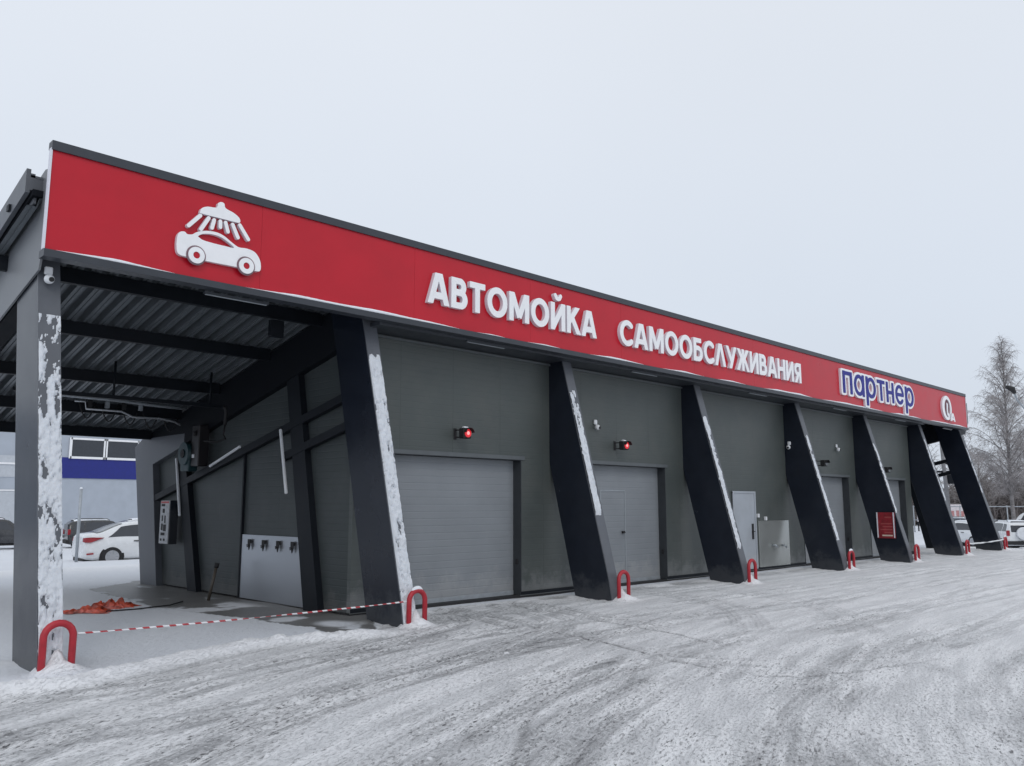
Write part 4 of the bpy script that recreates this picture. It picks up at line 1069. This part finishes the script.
# leaning pole behind the bay
t=empty('marker_pole',(9.89,31.0,-.42)); tag(t,'thin grey leaning pole with a snow tip beside the white sedan','pole')
MB().tube([(0,0,0),(-.10,-.3,2.70)],.05,10).build('pole_shaft',M_galv,t)
MB().tube([(-.10,-.3,2.69),(-.10,-.3,2.76)],[.055,.03],10).build('snow_cap',M_snow,t)

# far banner fence
t=empty('banner_fence',(86,26,-.72)); tag(t,'pale banner fence printed with a red pattern between the last two columns','fence')
ang=R(-52)
t.rotation_euler=(0,0,ang)
MB().box(-4.6,1.2,-.04,.04,.9,2.5).build('banner',mat('pale_banner',(.62,.58,.60),.6,var=.08),t)
rb=MB(); random.seed(3)
for k in range(12):
    x=-4.2+k*.44; rb.box(x,x+.26,-.05,-.041,1.15+.08*random.random(),1.95-.1*random.random())
rb.build('printed_pattern',mat('faded_red_print',(.42,.20,.20),.6,var=.25),t)
for x in (-4.5,-1.7,1.1): MB().box(x-.05,x+.05,.041,.14,0,2.75).build('fence_post',M_steel,t)
# pipe fence beyond the last car
t=empty('pipe_fence',(85,22.5,-.72),R(-52)); tag(t,'thin grey pipe fence below the bare trees at the right edge','fence')
for k in range(9): MB().tube([(-8+k*2,0,0),(-8+k*2,0,2.4)],.05,6).build('fence_post',M_galv,t)
for z in (1.1,2.3): MB().tube([(-8,0,z),(8,0,z)],.045,6).build('fence_rail',M_galv,t)

# street lamp with a bracket arm
t=empty('street_lamp',(52.0,12.0,-.72)); tag(t,'street lamp with a dark head on a bent arm at the right edge','street lamp')
MB().tube([(0,0,0),(0,0,6.9)],[.11,.06],12).build('lamp_post',M_galv,t)
MB().tube([(0,0,6.85),(-.3,.3,7.45),(-.9,.6,8.1),(-1.35,.62,8.55)],.05,8).build('lamp_arm',M_galv,t)
MB().tube([(-1.2,.60,8.44),(-1.38,.66,8.64),(-1.72,.85,8.75)],[.08,.16,.09],10).build('lamp_head',M_rub,t)

# utility pole with crossarms
t=empty('utility_pole',(75.6,24.4,-.72)); tag(t,'grey utility pole with crossarms and a transformer seen under the far canopy','utility pole')
MB().tube([(.3,0,0),(-.6,0,8.2)],[.2,.13],10).build('pole_shaft',mat('weathered_pole',(.20,.20,.21),.8,var=.2),t)
MB().bar((-1.1,1.0,5.9),(.6,-1.0,5.9),.16,.16).bar((-1.1,1.0,5.2),(.6,-1.0,5.2),.16,.16).build('crossarm',M_steel,t)
MB().box(-.1,.75,-.6,.0,4.2,5.05).build('transformer',M_steel,t,bevel=.04)

# ---- bare trees
M_bark=mat('birch_bark',(.20,.19,.19),.85,var=.4,scale=3,stretch=(1,1,2.5))
M_twig=mat('birch_twig',(.33,.31,.31),.85,var=.3)
M_bark2=mat('dark_bark',(.13,.11,.10),.85,var=.3)
M_twig2=mat('grey_twig',(.24,.225,.22),.85,var=.3)
def bare_tree(name,H,crown_r,seed,nl=46,first=.26,bark=None,twm=None,droop=1.,dens=1.,lean=0,tw_r=.013):
    rnd=random.Random(seed); t=empty(name)
    tp=[]; rr_=[]
    for k in range(12):
        f=k/11; tp.append(Vector((lean*f*f*H*.1+.10*math.sin(f*5+seed),.1*math.cos(f*4+seed),H*f))); rr_.append(max(.015,(.0105 if name=='birch_tree' else .0145)*H*(1-f)**.9+.008))
    MB().tube(tp,rr_,8).build('trunk',bark,t)
    lm=MB(); tw=MB()
    def tri(a,b_,ra,rb):
        tw.tube([a,b_],[ra,rb],3,cap=False,smooth=False)
    for k in range(nl):
        f=first+(1-first)*((k+rnd.random()*.6)/nl)
        i=min(10,int(f*11)); p=tp[i].lerp(tp[i+1],f*11-i)
        g=(f-first)/(1-first)
        Lb=crown_r*(1.08*(1-g)**(.9 if name=='birch_tree' else .62)+.07)*(.75+.5*rnd.random())*(.72+.28*min(1,g*6))
        az=k*2.399+rnd.random()*.7; el=R(38+22*rnd.random()+18*g)
        d=Vector((math.cos(az)*math.cos(el),math.sin(az)*math.cos(el),math.sin(el)))
        pts=[p.copy()]; n=7; c=p.copy()
        for q in range(n):
            c=c+d*(Lb/n)*1.25; d=(d+Vector((rnd.uniform(-.14,.14),rnd.uniform(-.14,.14),rnd.uniform(-.12,.06)-.07*droop))).normalized(); pts.append(c.copy())
        rb=.012+.022*(1-g)*H/14
        lm.tube(pts,[rb*(1-.8*q/n)+.006 for q in range(n+1)],5)
        for q in range(1,n+1):
            for _ in range(max(1,int(round((3-2.2*g)*dens)))):
                a=pts[q-1].lerp(pts[q],rnd.random())
                dd=Vector((rnd.gauss(0,1),rnd.gauss(0,1),rnd.gauss(.25,.5))).normalized(); dd=(dd+d*.9).normalized()
                Ls=Lb*(.16+.26*rnd.random())*(1.1-.4*q/n)
                sub=[a]; cc=a.copy()
                for s in range(3):
                    cc=cc+dd*Ls/3; dd=(dd+Vector((rnd.uniform(-.2,.2),rnd.uniform(-.2,.2),-.22*droop))).normalized(); sub.append(cc.copy())
                    tri(sub[-2],sub[-1],tw_r*1.3*(1-s*.2),tw_r*1.2*(1-s*.25))
                    for _2 in range(max(1,int(round((3-2.0*g)*dens)))):
                        e=sub[-2].lerp(sub[-1],rnd.random()); ed=(dd*.5+Vector((rnd.gauss(0,.7),rnd.gauss(0,.7),rnd.gauss(-.25*droop,.45)))).normalized()
                        le=(.22+.5*rnd.random())*min(1,H/12)
                        e2=e+ed*le*.5; ed2=(ed+Vector((0,0,-.8*droop))).normalized(); e3=e2+ed2*le*.6
                        tri(e,e2,tw_r*.8,tw_r*.6); tri(e2,e3,tw_r*.6,tw_r*.35)
    lm.build('limbs',bark,t,recalc=False); tw.build('twigs',twm,t,recalc=False)
    return t
tr=bare_tree('birch_tree',14.6,3.5,5,nl=70,first=.20,bark=M_bark,twm=M_twig,dens=1.35,tw_r=.0085)
tr.location=(68.6,17.7,-.75); tag(tr,'tall bare birch tree with drooping twigs at the right edge','tree')
protos=[bare_tree('bare_tree',8.5,2.9,11,nl=34,first=.15,bark=M_bark2,twm=M_twig2,droop=.3,dens=.8,tw_r=.012),
        bare_tree('bare_tree',7.2,2.6,12,nl=30,first=.12,bark=M_bark2,twm=M_twig2,droop=.5,dens=.9,tw_r=.012)]
spots=[(92,31.5,1.0,0,'bare tree just right of the sign end, left of the birch'),(95,27.5,1.06,1,'bare tree behind the birch, lower and greyer'),
       (98,24.0,1.15,0,'bare grey tree at the far right edge behind the birch'),(90,37.0,.95,1,'bare tree seen low between the last two columns'),
       (104,21.5,1.1,1,'bare tree beyond the street lamp at the right edge'),(108,33,1.3,0,'farther bare tree rising behind the end of the sign')]
for k,(x,y,s_,p_,l) in enumerate(spots):
    o=protos[p_] if k<2 and p_==k else copy_tree(protos[p_])
    o.location=(x,y,-.75); o.scale=(s_,s_,s_); o.rotation_euler=(0,0,k*1.7)
    tag(o,l,'tree','bare trees beyond the car park')
# far woodland belt: countless bushes and stems
rnd=random.Random(9); wm=MB()
for k in range(5200):
    a=R(rnd.uniform(6,30)); d_=rnd.uniform(112,165); x=d_*math.cos(a); y=d_*math.sin(a)
    h=rnd.uniform(2.0,5.2)*(.75+.5*vnoise(np.array([a*40.]),np.array([0.]),5)[0])
    p=Vector((x,y,-.8)); q=p+Vector((rnd.gauss(0,.5),rnd.gauss(0,.5),h))
    wm.tube([p,p.lerp(q,.5)+Vector((rnd.gauss(0,.2),rnd.gauss(0,.2),0)),q],[.09,.07,.02],3,cap=False,smooth=False)
    for _ in range(7):
        s0=p.lerp(q,rnd.uniform(.15,1)); e=s0+Vector((rnd.gauss(0,.7),rnd.gauss(0,.7),rnd.uniform(.1,1.2)))
        wm.tube([s0,e],[.055,.02],3,cap=False,smooth=False)
o=wm.build('woodland_belt',mat('woodland_brush',(.17,.15,.145),.9,var=.35,scale=.3),recalc=False)
tag(o,'distant brown woodland belt beyond the car park','woodland',kind='stuff')

# ================================================================= light, sky, camera
w=bpy.data.worlds.new('World'); SC.world=w; w.use_nodes=True; nt=w.node_tree; N=nt.nodes; L=nt.links
bg=N['Background']; sky=N.new('ShaderNodeTexSky'); sky.sky_type='NISHITA'; sky.sun_disc=False
SUN_EL,SUN_AZ=R(38),R(200)
sky.sun_elevation=SUN_EL; sky.sun_rotation=R(200); sky.air_density=1; sky.dust_density=4; sky.ozone_density=1
# overcast layer: even cloud deck over the clear-sky radiance
tc=N.new('ShaderNodeTexCoord'); sp=N.new('ShaderNodeSeparateXYZ'); L.new(tc.outputs['Generated'],sp.inputs[0])
cr=N.new('ShaderNodeValToRGB'); L.new(sp.outputs[2],cr.inputs['Fac'])
e=cr.color_ramp.elements; e[0].position=0.0; e[0].color=(6.5,7.1,8.0,1); e[1].position=.62; e[1].color=(8.35,8.8,9.5,1)
m1=e.new(.22); m1.color=(7.25,7.9,8.85,1)
nz=N.new('ShaderNodeTexNoise'); nz.inputs['Scale'].default_value=1.6; nz.inputs['Detail'].default_value=4; L.new(tc.outputs['Generated'],nz.inputs['Vector'])
mr=N.new('ShaderNodeMapRange'); mr.inputs[3].default_value=.95; mr.inputs[4].default_value=1.05; L.new(nz.outputs['Fac'],mr.inputs[0])
vm=N.new('ShaderNodeVectorMath'); vm.operation='SCALE'; L.new(cr.outputs[0],vm.inputs[0]); L.new(mr.outputs[0],vm.inputs['Scale'])
mx=N.new('ShaderNodeMix'); mx.data_type='RGBA'; mx.inputs[0].default_value=.93; L.new(sky.outputs[0],mx.inputs[6]); L.new(vm.outputs[0],mx.inputs[7])
L.new(mx.outputs[2],bg.inputs['Color']); bg.inputs['Strength'].default_value=.1

sl=bpy.data.lights.new('sun','SUN'); sl.energy=.5; sl.angle=R(20); sl.color=(1,.97,.93)
so=bpy.data.objects.new('sun',sl); COL.objects.link(so)
dirv=Vector((-math.sin(R(35))*math.cos(SUN_EL),-math.cos(R(35))*math.cos(SUN_EL),math.sin(SUN_EL)))   # towards the sun
so.rotation_euler=dirv.to_track_quat('Z','Y').to_euler(); so.location=(0,-20,30)
sky.sun_rotation=math.atan2(dirv.x,dirv.y)

cam=bpy.data.cameras.new('camera'); co=bpy.data.objects.new('camera',cam); COL.objects.link(co); SC.camera=co
f=835.; cam.sensor_fit='HORIZONTAL'; cam.sensor_width=36; cam.lens=f/1024*36; cam.clip_end=3000; cam.clip_start=.05
p_=R(8.29); a_=R(45.21)
F=Vector((math.cos(p_)*math.cos(a_),math.cos(p_)*math.sin(a_),math.sin(p_)))
co.location=(0,0,1.75); co.rotation_euler=F.to_track_quat('-Z','Y').to_euler()
SC.view_settings.view_transform='Standard'; SC.view_settings.look='None'; SC.view_settings.exposure=0; SC.view_settings.gamma=1
SC.render.resolution_x=1024; SC.render.resolution_y=766
SC.cycles.max_bounces=6; SC.cycles.diffuse_bounces=3; SC.cycles.glossy_bounces=3
